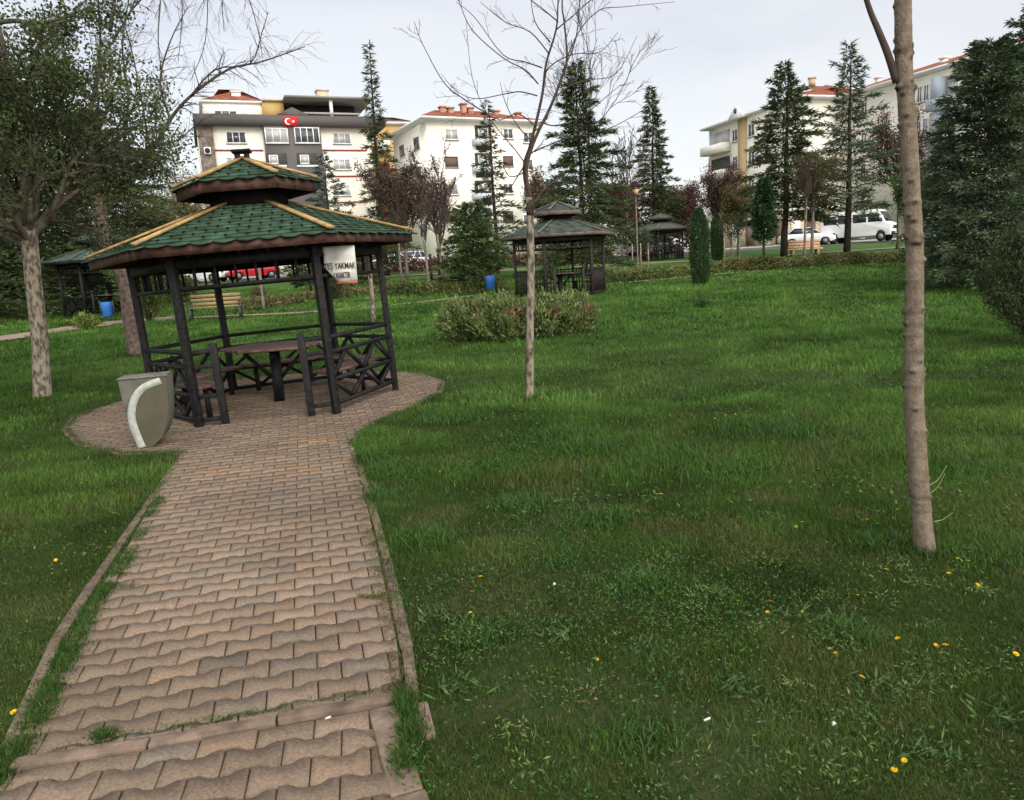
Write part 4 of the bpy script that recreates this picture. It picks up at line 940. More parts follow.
# shrubs
JUN = dict(c1=(.085, .125, .034), c2=(.20, .25, .085), card=(.11, .034), cols3=(.24, .16, .08))
for i, (px, yb, yt, hw, lab) in enumerate(((466, 340, 302, 30, 'leftmost low olive juniper of the clump in the lawn'), (500, 342, 296, 30, 'second juniper of the clump left of the thin bare trunk'), (540, 339, 297, 30, 'third juniper of the clump just right of the thin bare trunk'), (572, 335, 294, 27, 'rightmost juniper of the clump in front of the grey gazebo'))):
    bush('juniper_bush', lab, px, yb, yt, hw, n=9000, seed=i, group='junipers in the lawn clump', **JUN)
bush('conifer_shrub', 'dark clipped conifer shrub at the right edge in front of the big cedar', 1032, 345, 232, 54, (.030, .044, .020), (.072, .092, .034), n=52000, card=(.05, .016), seed=9)
bush('shrub', 'small round shrub behind the timber park bench', 260, 303, 286, 11, (.07, .075, .03), (.13, .12, .05), n=1800, card=(.09, .03), seed=10, group='small shrubs in the lawn')
bush('shrub', 'leafy yellow green shrub in front of the green gazebo at left', 88, 331, 312, 13, (.09, .14, .03), (.20, .26, .06), n=1500, card=(.09, .04), seed=11, group='small shrubs in the lawn')
bush('shrub', 'bright shrub behind the leaning trunk seen through the left rail', 150, 322, 262, 30, (.06, .10, .02), (.15, .19, .05), n=6000, card=(.10, .035), seed=12, group='small shrubs in the lawn')
bush('shrub', 'dark low shrub seen through the right posts of the large gazebo', 337, 300, 262, 20, (.03, .05, .02), (.07, .09, .035), n=4000, card=(.10, .03), seed=13, group='small shrubs in the lawn')
bush('shrub', 'tiny dark shrub on the lawn in front of the columnar thuja', 703, 307, 299, 8, (.03, .07, .02), (.06, .11, .03), n=500, card=(.06, .03), seed=14, group='small shrubs in the lawn')
# dark understorey far left
for i, (px, Y, yt, hw) in enumerate(((-20, 33, 215, 60), (40, 40, 225, 60), (90, 44, 232, 50), (15, 48, 190, 60))):
    bush('shrub', ('dark shrub mass cut by the left edge', 'dark shrub between the mottled trunk and the green gazebo', 'dark shrub showing through the green gazebo at left', 'tall dark shrub above the footpath at the far left')[i], px, None, yt, hw, (.022, .040, .014), (.055, .085, .025), n=7000, card=(.22, .07), seed=20+i, Y=Y, group='dark shrubs at the far left')
# hedges
def hedge(label, pts, hgt, wid, c1, c2, n, seed, card=(.16, .06)):
    rng = np.random.default_rng(seed); W = np.array([G(*p) if len(p) == 2 else GX(p[0], p[2]) for p in pts]); L_ = np.r_[0, np.cumsum(np.linalg.norm(np.diff(W, axis=0), axis=1))]
    s = rng.uniform(0, L_[-1], n); q = np.stack([np.interp(s, L_, W[:, k]) for k in range(3)], -1); lump = .55+.75*fbm(s, s*.3, 1.3, 2)
    a = rng.uniform(0, math.pi, n); r_ = np.sqrt(rng.uniform(.3, 1, n)); q[:, 1] += np.cos(a)*wid*r_; q[:, 0] += rng.normal(0, .05, n); q[:, 2] = gbase(q[:, 0], q[:, 1])+np.sin(a)*hgt*r_*lump
    f = np.clip((fbm(q[:, 0], q[:, 1]+q[:, 2], 1.1, 3)-.3)*2.5, 0, 1)[:, None]; col = (np.array(c1)*(1-f)+np.array(c2)*f)*rng.uniform(.55, 1.45, n)[:, None]
    o_ = W[0].copy(); mb = MB(); D = rng.normal(size=(n, 3)); D[:, 2] = np.abs(D[:, 2]); mb.cards(q-o_, D, card[0]*rng.uniform(.5, 1.3, n), card[1], col, rng); o = mb.build('hedge', leaf_m); o.location = o_; tag(o, label, 'hedge', 'low hedges')
hedge('low olive hedge running across the lawn below the white van', [(725, 272), (800, 268), (860, 264), (912, 262), (960, 260)], .50, .5, (.08, .095, .025), (.20, .19, .07), 12000, 1)
hedge('low yellow green ground hedge left of the columnar thuja', [(608, 283), (650, 279), (690, 275), (725, 272)], .45, .5, (.07, .11, .025), (.18, .20, .06), 5000, 2)
hedge('low yellowish hedge between the footpath and the short bushy conifer', [(390, 296), (440, 294), (480, 292), (505, 291)], .45, .6, (.08, .12, .03), (.20, .22, .07), 5000, 3)
hedge('brownish low ground planting seen under the large gazebo banner', [(240, 312), (300, 302), (345, 296), (395, 292)], .35, .9, (.10, .12, .035), (.22, .19, .08), 6000, 4)
hedge('red brown hedge in front of the parked white cars', [(385, 0, 56), (460, 0, 56), (560, 0, 56), (612, 0, 56)], 1.0, .5, (.12, .05, .03), (.20, .11, .055), 8000, 5, (.22, .09))

# ------------------------------------------------------------------ street furniture
def bench(name, label, px, yb, rz, wood, group='park benches', L_=1.75, Y=None):
    b = GX(px, Y) if Y else G(px, yb); t = thing(name, label, 'bench', b, rz, group)
    for s_ in (-1, 1):
        mb = MB(); x = s_*(L_/2-.04); mb.bar((x, .05, 0), (x, .02, .43), .05, .06, up=(1, 0, 0)); mb.bar((x, .42, 0), (x, .50, .88), .05, .06, up=(1, 0, 0)); mb.bar((x, 0, .42), (x, .46, .42), .05, .05); mb.bar((x, 0, .62), (x, .46, .62), .05, .04); mb.bar((x, .03, .42), (x, .03, .62), .04, .04, up=(1, 0, 0)); mb.build('leg', steel, t)
    mb = MB()
    for j in range(4): mb.bar((-L_/2+.03, .05+j*.115, .455), (L_/2-.03, .05+j*.115, .455), .10, .035)
    mb.build('seat', wood, t); mb = MB()
    for j in range(3): mb.bar((-L_/2+.03, .435+j*.018, .56+j*.13), (L_/2-.03, .435+j*.018, .56+j*.13), .03, .095)
    mb.build('backrest', wood, t); return t
wood_bench = mat('varnished yellow bench wood', (.30, .20, .10), .5, .3, 10, .25, stretch=(1, 8, 8))
bench('bench', 'yellow slatted park bench with dark frame seen through the large gazebo', 216, 321, rad(12), wood_bench, L_=1.62)
# timber bench pile near the van
b = G(806, 257); t = thing('bench', 'pale orange timber bench with a solid back near the white van', 'bench', b, rad(-4), 'park benches')
for s_ in (-.7, .7): mb = MB(); mb.box(s_-.05, s_+.05, 0, .5, 0, .42); mb.build('leg', stake_m, t)
mb = MB(); mb.box(-.95, .95, -.02, .5, .42, .5); mb.build('seat', mat('orange pine', (.58, .36, .22), .7, .2, 6, .2), t)
mb = MB(); [mb.box(-.85, .95, .5, .55, .52+j*.16, .66+j*.16) for j in range(3)]; mb.build('backrest', MATS['orange pine'], t)

def blue_bin(label, px, yb):
    b = G(px, yb); t = thing('litter_bin', label, 'litter bin', b, rad(10), 'blue litter bins', .82)
    for s_ in (-.27, .27): mb = MB(); mb.tube([(s_, 0, 0), (s_, 0, .95)], .022, 6); mb.build('post', steel, t)
    mb = MB(); pr = []
    for z, w, d_ in ((.22, .15, .13), (.26, .18, .16), (.6, .21, .185), (.82, .225, .20), (.86, .20, .18)):
        pr.append([(w*math.copysign(abs(math.cos(a))**.6, math.cos(a)), d_*math.copysign(abs(math.sin(a))**.6, math.sin(a)), z) for a in np.linspace(0, 2*math.pi, 16, endpoint=False)])
    V = np.array(pr).reshape(-1, 3); F = [[i*16+j, i*16+(j+1) % 16, i*16+16+(j+1) % 16, i*16+16+j] for i in range(4) for j in range(16)]+[list(range(16))[::-1], list(range(64, 80))]
    mb.add(V, F); mb.build('bucket', mat('blue plastic', (.015, .13, .42), .45, .5, 4, .12), t, smooth=False)
    mb = MB(); mb.bar((-.27, 0, .80), (.27, 0, .80), .02, .03); mb.build('crossbar', steel, t)
blue_bin('blue plastic litter bin by the green gazebo at the left', 109, 322)
blue_bin('blue plastic litter bin under the short bushy conifer', 491, 294)

def lamp(label, px, yb, ytop):
    b = G(px, yb); h = min(AT(px, ytop, b[1])[2]-b[2], 4.2); t = thing('street_lamp', label, 'street lamp', b, 0, 'park lamp posts')
    mb = MB(); mb.tube([(0, 0, 0), (0, 0, .5), (0, 0, .52), (0, 0, h-.42)], [.07, .06, .038, .032], 8); mb.build('pole', mat('grey brown pole', (.16, .13, .10), .6), t)
    mb = MB(); mb.tube([(0, 0, h-.42), (0, 0, h-.38)], .10, 10); mb.tube([(0, 0, h-.1), (0, 0, h-.02), (0, 0, h)], [.18, .07, .01], 10); mb.build('cap', steel, t)
    mb = MB(); mb.tube([(0, 0, h-.38), (0, 0, h-.25), (0, 0, h-.1)], [.09, .14, .15], 10); mb.build('lamp_shade', mat('amber lamp glass', (.55, .38, .14), .3, .5), t)
lamp('brown lamp post with amber head between the grey gazebo and the far gazebo', 638, 272, 180)
lamp('dark lamp post standing behind the large gazebo near the bench', 264, 311, 190)
# dark slatted screen by the short conifer
b = GX(458, 33); t = thing('picnic_screen', 'low dark slatted screen with two posts beside the short bushy conifer', 'screen', b, rad(6))
for x in (-1.1, -.75, 1.3): mb = MB(); mb.box(x-.06, x+.06, -.05, .05, 0, 1.6 if x < 0 else .8); mb.build('post', wood_grey, t)
mb = MB(); [mb.box(-1.1, 1.3, -.015, .015, .12+j*.12, .20+j*.12) for j in range(4)]; mb.build('slats', wood_grey, t)
mb = MB(); mb.box(-.9, 1.7, -.14, .14, .60, .645); mb.build('top_rail', mat('grey worn board', (.28, .25, .22), .8), t)

# ------------------------------------------------------------------ people seated in the far gazebo
def person(label, loc, rz, top, legs, hair=(.02, .015, .012), skin=(.42, .26, .19)):
    t = thing('person', label, 'person', loc, rz, 'people seated in the far gazebo')
    J = {'pel': (0, 0, .50), 'waist': (0, .01, .68), 'chest': (0, -.02, .88), 'neck': (0, -.03, 1.03), 'head': (0, -.05, 1.13), 'crown': (0, -.04, 1.24),
         'shL': (-.18, -.02, .96), 'elL': (-.25, -.12, .72), 'haL': (-.14, -.36, .74), 'fiL': (-.11, -.46, .75), 'shR': (.18, -.02, .96), 'elR': (.25, -.12, .72), 'haR': (.14, -.36, .74), 'fiR': (.11, -.46, .75),
         'hipL': (-.10, -.02, .50), 'knL': (-.13, -.44, .50), 'anL': (-.13, -.46, .09), 'toL': (-.13, -.63, .04), 'hipR': (.10, -.02, .50), 'knR': (.13, -.44, .50), 'anR': (.13, -.46, .09), 'toR': (.13, -.63, .04)}
    Rr = {'pel': .14, 'waist': .125, 'chest': .14, 'neck': .055, 'head': .088, 'crown': .075, 'sh': .065, 'el': .045, 'ha': .034, 'fi': .026, 'hip': .09, 'kn': .065, 'an': .045, 'to': .04}
    E = [('pel', 'waist'), ('waist', 'chest'), ('chest', 'neck'), ('neck', 'head'), ('head', 'crown')]+[(a+s, b+s) if a not in ('chest', 'pel') else (a, b+s) for s in 'LR' for a, b in (('chest', 'sh'), ('sh', 'el'), ('el', 'ha'), ('ha', 'fi'), ('pel', 'hip'), ('hip', 'kn'), ('kn', 'an'), ('an', 'to'))]
    K = list(J); me = bpy.data.meshes.new('body'); me.from_pydata([J[k] for k in K], [(K.index(a), K.index(b)) for a, b in E], []); o = bpy.data.objects.new('body', me); COL.objects.link(o)
    o.modifiers.new('s', 'SKIN'); o.modifiers.new('u', 'SUBSURF').levels = 1
    if not me.skin_vertices: bpy.context.view_layer.objects.active = o
    for i, k in enumerate(K):
        r_ = Rr.get(k) or Rr[k[:-1]]; me.skin_vertices[0].data[i].radius = (r_, r_*.85); me.skin_vertices[0].data[i].use_root = (k == 'pel')
    bpy.context.view_layer.update(); m2 = bpy.data.meshes.new_from_object(o.evaluated_get(bpy.context.evaluated_depsgraph_get())); bpy.data.objects.remove(o)
    m2.name = 'body'; o = bpy.data.objects.new('body', m2); COL.objects.link(o); o.parent = t
    m2.materials.clear(); [m2.materials.append(x) for x in (mat('cloth '+label[:18], top, .9), mat('trousers '+label[:18], legs, .9), mat('skin', skin, .6))]
    for p in m2.polygons:
        c = p.center; p.material_index = 2 if (c.z > 1.02 or (c.y < -.31 and .68 < c.z < .85)) else (1 if c.z < .60 else 0); p.use_smooth = True
    mb = MB(); n = 10; V = []
    for i, (z, r_) in enumerate(((1.10, .088), (1.17, .106), (1.24, .098), (1.29, .055))): V += [(r_*math.cos(a), r_*math.sin(a)-.015+(.02 if i == 0 else 0), z) for a in np.linspace(0, 2*math.pi, n, endpoint=False)]
    mb.add(V, [[i*n+j, i*n+(j+1) % n, i*n+n+(j+1) % n, i*n+n+j] for i in range(3) for j in range(n)]+[list(range(3*n, 4*n))]); mb.build('hair', mat('hair', hair, .7), t, smooth=True)
    mb = MB()
    for s_ in (-1, 1): mb.box(s_*.035-.012, s_*.035+.012, -.142, -.132, 1.145, 1.16)
    mb.build('eyes', blk, t); mb = MB(); mb.box(-.012, .012, -.155, -.13, 1.105, 1.14); mb.build('nose', MATS['skin'], t)
gl = Vector((float(c4[0]), float(c4[1]), float(c4[2])))
for (dx, dy, rz, top, lg, lab) in ((-.55, .75, rad(150), (.45, .30, .25), (.05, .05, .06), 'person in a pale pinkish top seated at the left of the far gazebo'), (.15, -1.05, rad(180), (.015, .015, .018), (.02, .02, .025), 'person in black seated with back turned in the middle of the far gazebo'), (.95, -.35, rad(120), (.02, .03, .07), (.03, .03, .05), 'person in dark navy seated at the right of the far gazebo')):
    person(lab, (gl.x+dx, gl.y+dy, gl.z), rz, top, lg)

# ------------------------------------------------------------------ vehicles
glassm = mat('dark car glass', (.02, .025, .03), .08, .6); tyre_m = mat('tyre', (.02, .02, .02), .9); rim_m = mat('rim', (.22, .22, .23), .45, .5); lightm = mat('lamp lens', (.7, .7, .68), .15, .6); redl = mat('tail lens', (.35, .02, .02), .2, .5); blackp = mat('black plastic', (.02, .02, .022), .6)
def wheels(t, xs_, w, r_):
    for x in xs_:
        for s_ in (-1, 1):
            mb = MB(); mb.tube([(x, s_*(w/2-.20), r_), (x, s_*(w/2-.04), r_)], r_, 18); wl = mb.build('wheel', tyre_m, t); mb = MB(); mb.tube([(x, s_*(w/2-.06), r_), (x, s_*(w/2-.03), r_)], r_*.58, 14); mb.build('rim', rim_m, wl)
def loft(mb, secs):
    """secs: list of (half width, [(x,z)...]) rings swept across y"""
    V = []; n = len(secs[0][1])
    for y, pr in secs: V += [(x, y, z) for x, z in pr]
    k = len(secs); F = [[i*n+j, i*n+n+j, i*n+n+(j+1) % n, i*n+(j+1) % n] for i in range(k-1) for j in range(n)]+[list(range(n)), [(k-1)*n+j for j in range(n)][::-1]]
    mb.add(V, F)
def car(label, px, Y, rz, colr, mname, group='parked cars'):
    b = GX(px, Y); t = thing('parked_car', label, 'car', (b[0], b[1], b[2]+.02), rz, group); W = 1.72; m = mat(mname, colr, .25, .5, 2, .04)
    low = [(-2.1, .35), (-2.15, .62), (-2.0, .88), (-1.55, .95), (1.0, .93), (1.75, .82), (2.1, .66), (2.15, .38), (1.85, .25), (1.68, .25), (1.62, .50), (1.42, .62), (1.18, .62), (.98, .5), (.92, .25), (-.97, .25), (-1.03, .5), (-1.23, .62), (-1.47, .62), (-1.67, .5), (-1.73, .25)]
    sh = lambda f: [(x*f, z) for x, z in low]
    mb = MB(); loft(mb, [(-W/2, [(x*.97, .25+(z-.25)*.93) for x, z in low]), (-W/2+.06, low), (W/2-.06, low), (W/2, [(x*.97, .25+(z-.25)*.93) for x, z in low])]); mb.build('body', m, t, bevel=.02)
    cab = [(-1.72, .92), (-1.15, 1.38), (.20, 1.40), (.98, .92)]; roof = [(-1.14, 1.375), (-1.05, 1.42), (.10, 1.44), (.22, 1.395)]
    mb = MB(); V = [(x, s_*(W/2-.06 if z < 1 else W/2-.22), z) for s_ in (-1, 1) for x, z in cab]; mb.add(V, [[0, 1, 2, 3], [7, 6, 5, 4], [0, 4, 5, 1], [1, 5, 6, 2], [2, 6, 7, 3], [3, 7, 4, 0]]); mb.build('window', glassm, t)
    mb = MB(); loft(mb, [(-W/2+.20, roof), (W/2-.20, roof)])
    for s_ in (-1, 1):
        for (xa, za), (xb, zb) in (((-1.76, .92), (-1.13, 1.40)), ((1.0, .92), (.2, 1.41)), ((-.42, .92), (-.42, 1.40))): mb.bar((xa, s_*(W/2-.05), za), (xb, s_*(W/2-.205), zb), .05, .05)
    mb.build('roof', m, t)
    for s_ in (-1, 1): mb = MB(); mb.box(2.02, 2.125, s_*.62-.17, s_*.62+.17, .58, .70); mb.build('headlight', lightm, t); mb = MB(); mb.box(-2.14, -2.05, s_*.65-.13, s_*.65+.13, .66, .82); mb.build('tail_light', redl, t)
    mb = MB(); mb.box(2.08, 2.17, -.45, .45, .40, .52); mb.box(2.1, 2.18, -.8, .8, .30, .36); mb.build('bumper', blackp, t)
    wheels(t, (1.30, -1.35), W, .31); return t
car('red hatch parked on the road seen through the large gazebo', 252, 61, rad(218), (.42, .02, .03), 'red car paint')
car('white car parked left of the red car seen through the gazebo posts', 203, 60, rad(170), (.75, .74, .72), 'white car paint')
car('leftmost of two white cars parked behind the red brown hedge', 392, 61, rad(60), (.75, .74, .72), 'white car paint')
car('white car parked between the slim trunks behind the red brown hedge', 411, 62, rad(250), (.78, .78, .76), 'white car paint')
car('white saloon parked directly left of the white minibus', 806, 63, rad(-8), (.78, .78, .77), 'white car paint')
car('white car glimpsed at the right post of the weathered grey gazebo', 617, 63, rad(10), (.74, .74, .74), 'white car paint')
car('white car half hidden behind the far gazebo', 655, 63, rad(6), (.74, .74, .74), 'white car paint')
def van():
    b = GX(859, 62); t = thing('minibus', 'white minibus with dark side windows parked facing right on the road', 'minibus', (b[0], b[1], b[2]+.02), rad(-44)); t.scale = (1, 1, 1.12); W = 1.95; m = mat('white van paint', (.80, .80, .78), .3, .5, 2, .04)
    pr = [(-2.75, .42), (-2.78, 1.3), (-2.66, 2.12), (-2.45, 2.22), (1.55, 2.24), (1.75, 2.16), (2.28, 1.34), (2.66, 1.20), (2.74, .80), (2.74, .42), (2.32, .42), (2.25, .66), (2.05, .78), (1.82, .78), (1.62, .66), (1.55, .42), (-1.35, .42), (-1.42, .66), (-1.62, .78), (-1.85, .78), (-2.05, .66), (-2.12, .42)]
    nr_ = lambda f: [(x, z) for x, z in pr]
    mb = MB(); loft(mb, [(-W/2, [(x*.985, z if z < 1.4 else 1.4+(z-1.4)*.94) for x, z in pr]), (-W/2+.10, pr), (W/2-.10, pr), (W/2, [(x*.985, z if z < 1.4 else 1.4+(z-1.4)*.88) for x, z in pr])]); mb.build('body', m, t, bevel=.03)
    for s_ in (-1, 1):
        for x0, x1 in ((-2.5, -1.45), (-1.33, -.30), (-.18, .85), (.98, 1.70)):
            mb = MB(); y = s_*(W/2+.004); xe = x1+(.22 if x1 > 1.5 else 0); mb.add([(x0, y, 1.38), (xe, y, 1.38), (x1, y, 1.98), (x0, y, 1.98), (x0, y-s_*.05, 1.38), (xe, y-s_*.05, 1.38), (x1, y-s_*.06, 1.98), (x0, y-s_*.06, 1.98)], [[0, 1, 2, 3], [7, 6, 5, 4], [0, 4, 5, 1], [1, 5, 6, 2], [2, 6, 7, 3], [3, 7, 4, 0]]); mb.build('window', glassm, t)
    mb = MB(); mb.add([(1.80, -.82, 2.10), (1.80, .82, 2.10), (2.28, .86, 1.37), (2.28, -.86, 1.37), (1.74, -.82, 2.10), (1.74, .82, 2.10), (2.2, .86, 1.37), (2.2, -.86, 1.37)], [[0, 3, 2, 1], [4, 5, 6, 7], [0, 1, 5, 4], [3, 7, 6, 2], [0, 4, 7, 3], [1, 2, 6, 5]]); mb.build('windscreen', glassm, t)
    mb = MB(); mb.box(2.70, 2.765, -.55, .55, .85, 1.08); mb.build('grille', blackp, t)
    for s_ in (-1, 1): mb = MB(); mb.box(2.70, 2.768, s_*.74-.13, s_*.74+.13, .86, 1.06); mb.build('headlight', lightm, t); mb = MB(); mb.box(1.95, 2.05, s_*(W/2+.02), s_*(W/2+.16), 1.38, 1.62) if s_ > 0 else mb.box(1.95, 2.05, -(W/2+.16), -(W/2+.02), 1.38, 1.62); mb.build('mirror', blackp, t)
    mb = MB(); mb.box(2.72, 2.82, -.92, .92, .42, .66); mb.build('bumper', blackp, t)
    mb = MB(); mb.box(2.822, 2.83, -.26, .26, .50, .61); mb.build('number_plate', lightm, t)
    wheels(t, (1.94, -1.73), W, .34)
van()

# ------------------------------------------------------------------ buildings
def shade(n, c, r=.85, am=.06): return mat(n, c, r, .15, .35, am, bump=0)
W_cream = shade('cream render', (.80, .76, .66)); W_white = shade('white render', (.83, .79, .70)); W_grey = shade('dark grey render', (.105, .095, .092)); R_red = mat('red roof tile', (.27, .085, .042), .85, .15, 1.2, .3, bump=.3, bscale=6); W_stone = mat('brown stone cladding', (.17, .135, .11), .9, .1, 2.5, .35)
F_white = shade('white window frame', (.78, .78, .76), .5); Gl = mat('window glass', (.10, .115, .125), .12, .6, .4, .5); Gl_l = mat('curtained window', (.42, .42, .40), .25, .5, .5, .3); W_ochre = shade('ochre render', (.50, .33, .13)); W_beige = shade('beige render', (.55, .44, .31)); brick = mat('brick red trim', (.30, .06, .04), .85); brownsh = shade('brown shutter', (.14, .10, .08)); grey_l = shade('light grey render', (.50, .52, .54))
class Fac:
    def __init__(s, name, label, xl, YL, xr, YR, ymid=130, cat='apartment building', group='apartment buildings around the park'):
        a = AT(xl, ymid, YL); b = AT(xr, ymid, YR); s.a = np.array([a[0], a[1], 2.27]); e = b-a; e[2] = 0; s.L = np.linalg.norm(e); s.e = e/s.L; s.n = np.array([-s.e[1], s.e[0], 0])
        s.t = thing(name, label, cat, s.a, math.atan2(s.e[1], s.e[0]), group)
    def uv(s, px, py, dep=0.):
        d = ray(px, py); o = s.a+s.n*dep; k = ((o-O)@s.n)/(d@s.n); p = O+d*k-s.a; return float(p@s.e), float(p[2])
    def box(s, x0, y0, x1, y1, d0, d1, m, name, parent=None, bot=None, ref=None):
        xm, ym = (x0+x1)/2, (y0+y1)/2; u0 = s.uv(x0, ym, d0)[0]; u1 = s.uv(x1, ym, d0)[0]; z1 = s.uv(xm, y0, d0)[1]; z0 = s.uv(xm, y1, d0)[1] if bot is None else bot
        mb = MB(); mb.box(u0, u1, d0, d1, z0, z1); return mb.build(name, m, parent or s.t), (u0, u1, z0, z1)
    def slab(s, u0, u1, z0, z1, d0, d1, m, name, parent=None):
        mb = MB(); mb.box(u0, u1, d0, d1, z0, z1); return mb.build(name, m, parent or s.t)
    def window(s, x0, y0, x1, y1, bars=2, glass=None, frame=None, d=0.):
        xm, ym = (x0+x1)/2, (y0+y1)/2; s.win(s.uv(x0, ym, d)[0], s.uv(x1, ym, d)[0], s.uv(xm, y1, d)[1], s.uv(xm, y0, d)[1], bars, glass, frame, d)
    def win(s, u0, u1, z0, z1, bars=2, glass=None, frame=None, d=0.):
        mb = MB(); f = .09; y0, y1 = d-.07, d+.02
        mb.box(u0, u1, y0, y1, z1-f, z1); mb.box(u0, u1, y0, y1, z0, z0+f); mb.box(u0, u0+f, y0, y1, z0+f, z1-f); mb.box(u1-f, u1, y0, y1, z0+f, z1-f)
        for i in range(1, bars): c = u0+(u1-u0)*i/bars; mb.box(c-.04, c+.04, y0+.01, y1, z0+f, z1-f)
        w = mb.build('window', frame or F_white, s.t); mb = MB(); mb.box(u0+f, u1-f, d-.03, d+.012, z0+f, z1-f); mb.build('pane', glass or Gl, w)
        mb = MB(); mb.box(u0-.08, u1+.08, d-.14, d+.01, z0-.07, z0-.005); mb.build('sill', concrete, w)
def hip_roof(parent, u0, u1, d0, d1, z, h, m, over=.7, eave=None, name='roof', inset=None):
    u0 -= over; u1 += over; d0 -= over; d1 += over; r_ = inset if inset is not None else (d1-d0)/2; dm = (d0+d1)/2
    mb = MB(); mb.add([(u0, d0, z), (u1, d0, z), (u1, d1, z), (u0, d1, z), (u0+r_, dm, z+h), (u1-r_, dm, z+h)], [[0, 1, 5, 4], [1, 2, 5], [2, 3, 4, 5], [3, 0, 4]]); o = mb.build(name, m, parent)
    mb = MB(); mb.box(u0, u1, d0, d1, z-.20, z-.01); mb.build('eave', eave or F_white, o); return o
def chimney(parent, u, d, z0, z1, w=.7, m=None):
    mb = MB(); mb.box(u-w/2, u+w/2, d-w/2, d+w/2, z0, z1); mb.box(u-w/2-.1, u+w/2+.1, d-w/2-.1, d+w/2+.1, z1+.002, z1+.15); mb.build('chimney', m or W_beige, parent)

# A: grey banded block behind the gazebo roof
A = Fac('apartment_block', 'white apartment block with dark grey bands and a red emblem panel behind the large gazebo', 197, 79, 375, 85.6)
zt = A.uv(285, 127)[1]; ztop = A.uv(285, 117)[1]; LA = A.L
A.slab(.0, LA-.6, 0, zt, 0, 12, W_cream, 'wall'); A.slab(-.25, LA+1.0, zt+.003, ztop, -1.0, 12.4, W_grey, 'parapet_band')
A.slab(.0, 1.45, 0, zt-.01, -.25, -.004, W_stone, 'stone_pier')
# bays
bx0, bx1 = A.uv(264, 140)[0], A.uv(320, 140)[0]; A.slab(bx0, bx1, 0, zt, -.9, -.005, W_grey, 'grey_bay')
for y0 in (0, 1, 2, 3):
    o = y0*26.0
    if y0 == 0:
        A.window(265, 128, 288, 143.5, 3, d=-.92, glass=Gl_l); A.window(294.5, 127.5, 319.5, 143.5, 4, d=-.92)
    for x0, x1 in ((266, 287), (297, 318)):
        if y0: A.box(x0, 127+o, x1, 141+o, -.93, -.88, mat('painted balcony shade', (.06, .06, .055), .9), 'balcony_recess_panel'); A.box(x0, 139+o, x1, 141+o, -.99, -.94, F_white, 'balcony_rail')  # dark panel on the flat bay paints the shade of a recessed balcony
        if y0: A.window(x0+3, 129+o, x0+12, 138+o, 1, d=-.94, glass=Gl_l)
    A.window(226, 131.5+o, 246, 143.5+o, 3, glass=Gl_l if y0 % 2 else Gl); A.window(333, 133+o, 350.5, 144+o, 3, glass=Gl_l)
    for xa, xb in ((212, 263), (321, 367)):
        A.box(xa, 149.5+o, xb, 151+o, -.08, -.006, brick, 'string_course')
A.box(204, 147, 211, 154, -.6, -.26, F_white, 'air_conditioner')
mbx = MB(); u, z = A.uv(207.5, 150.5, -.6); mbx.tube([(u, -.62, z), (u, -.603, z)], .26, 12); mbx.build('fan_grille', blackp, A.t)
# emblem: red field with white crescent and star
u, z = A.uv(290.5, 121.5, -1.0); fm = mat('red panel', (.55, .02, .02), .6); mb = MB(); mb.box(u-.72, u+.72, -1.06, -1.004, z-.48, z+.48); fl_ = mb.build('emblem_panel', fm, A.t)
mb = MB(); a1 = np.linspace(rad(35), rad(325), 24); R1_ = .32; outer = [(u-.25+R1_*math.cos(a), z+R1_*math.sin(a)) for a in a1]; a2 = np.linspace(rad(318), rad(42), 24); inner = [(u-.16+.25*math.cos(a), z+.25*math.sin(a)) for a in a2]
V = [(x, -1.075, zz) for x, zz in outer]+[(x, -1.075, zz) for x, zz in inner[::-1]]; mb.add(V, [[i, i+1, 25+i, 24+i] for i in range(23)]); 
st = []
for i in range(10): r_ = .17 if i % 2 == 0 else .07; a = math.pi+i*math.pi/5; st.append((u+.27+r_*math.cos(a), -1.075, z+r_*math.sin(a)))
mb.add(st+[(u+.27, -1.075, z)], [[i, (i+1) % 10, 10] for i in range(10)]); mb.build('crescent_and_star', shade('white paint', (.8, .8, .8)), fl_)
# penthouse level
_, (u0, u1, z0, z1) = A.box(203, 103, 262, 116, 1.2, 9, W_white, 'penthouse', bot=ztop+.003); hip_roof(A.t, u0, u1, 1.2, 9, z1+.2, 2.0, R_red, .3)
A.window(214, 110.5, 237, 116, 3, d=1.2); chimney(A.t, A.uv(237, 100, 2)[0], 3, z1, A.uv(237, 91, 2)[1], .9, W_cream)
A.box(262.5, 101, 284, 116.5, .9, 8, W_ochre, 'penthouse', bot=ztop+.003); A.box(262.5, 98.5, 285, 100.6, .6, 8.4, W_beige, 'roof_slab')
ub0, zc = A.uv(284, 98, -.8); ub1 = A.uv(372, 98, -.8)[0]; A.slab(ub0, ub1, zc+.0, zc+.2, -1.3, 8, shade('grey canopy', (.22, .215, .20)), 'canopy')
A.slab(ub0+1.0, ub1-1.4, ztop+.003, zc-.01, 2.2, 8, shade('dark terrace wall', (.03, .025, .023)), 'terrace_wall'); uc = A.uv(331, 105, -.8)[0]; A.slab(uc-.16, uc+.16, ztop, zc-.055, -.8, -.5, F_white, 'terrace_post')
A.box(300, 112.5, 360, 114.5, -.9, -.85, concrete, 'terrace_rail'); um = A.uv(290, 110, -1)[0]
mb = MB(); z9 = A.uv(290, 107, -1)[1]; mb.add([(um-1.4, -1.02, ztop), (um+1.9, -1.02, ztop), (um+.2, -1.02, z9), (um-1.4, -.7, ztop), (um+1.9, -.7, ztop), (um+.2, -.7, z9)], [[0, 1, 2], [5, 4, 3], [0, 3, 4, 1], [1, 4, 5, 2], [2, 5, 3, 0]]); mb.build('gable', W_grey, A.t)
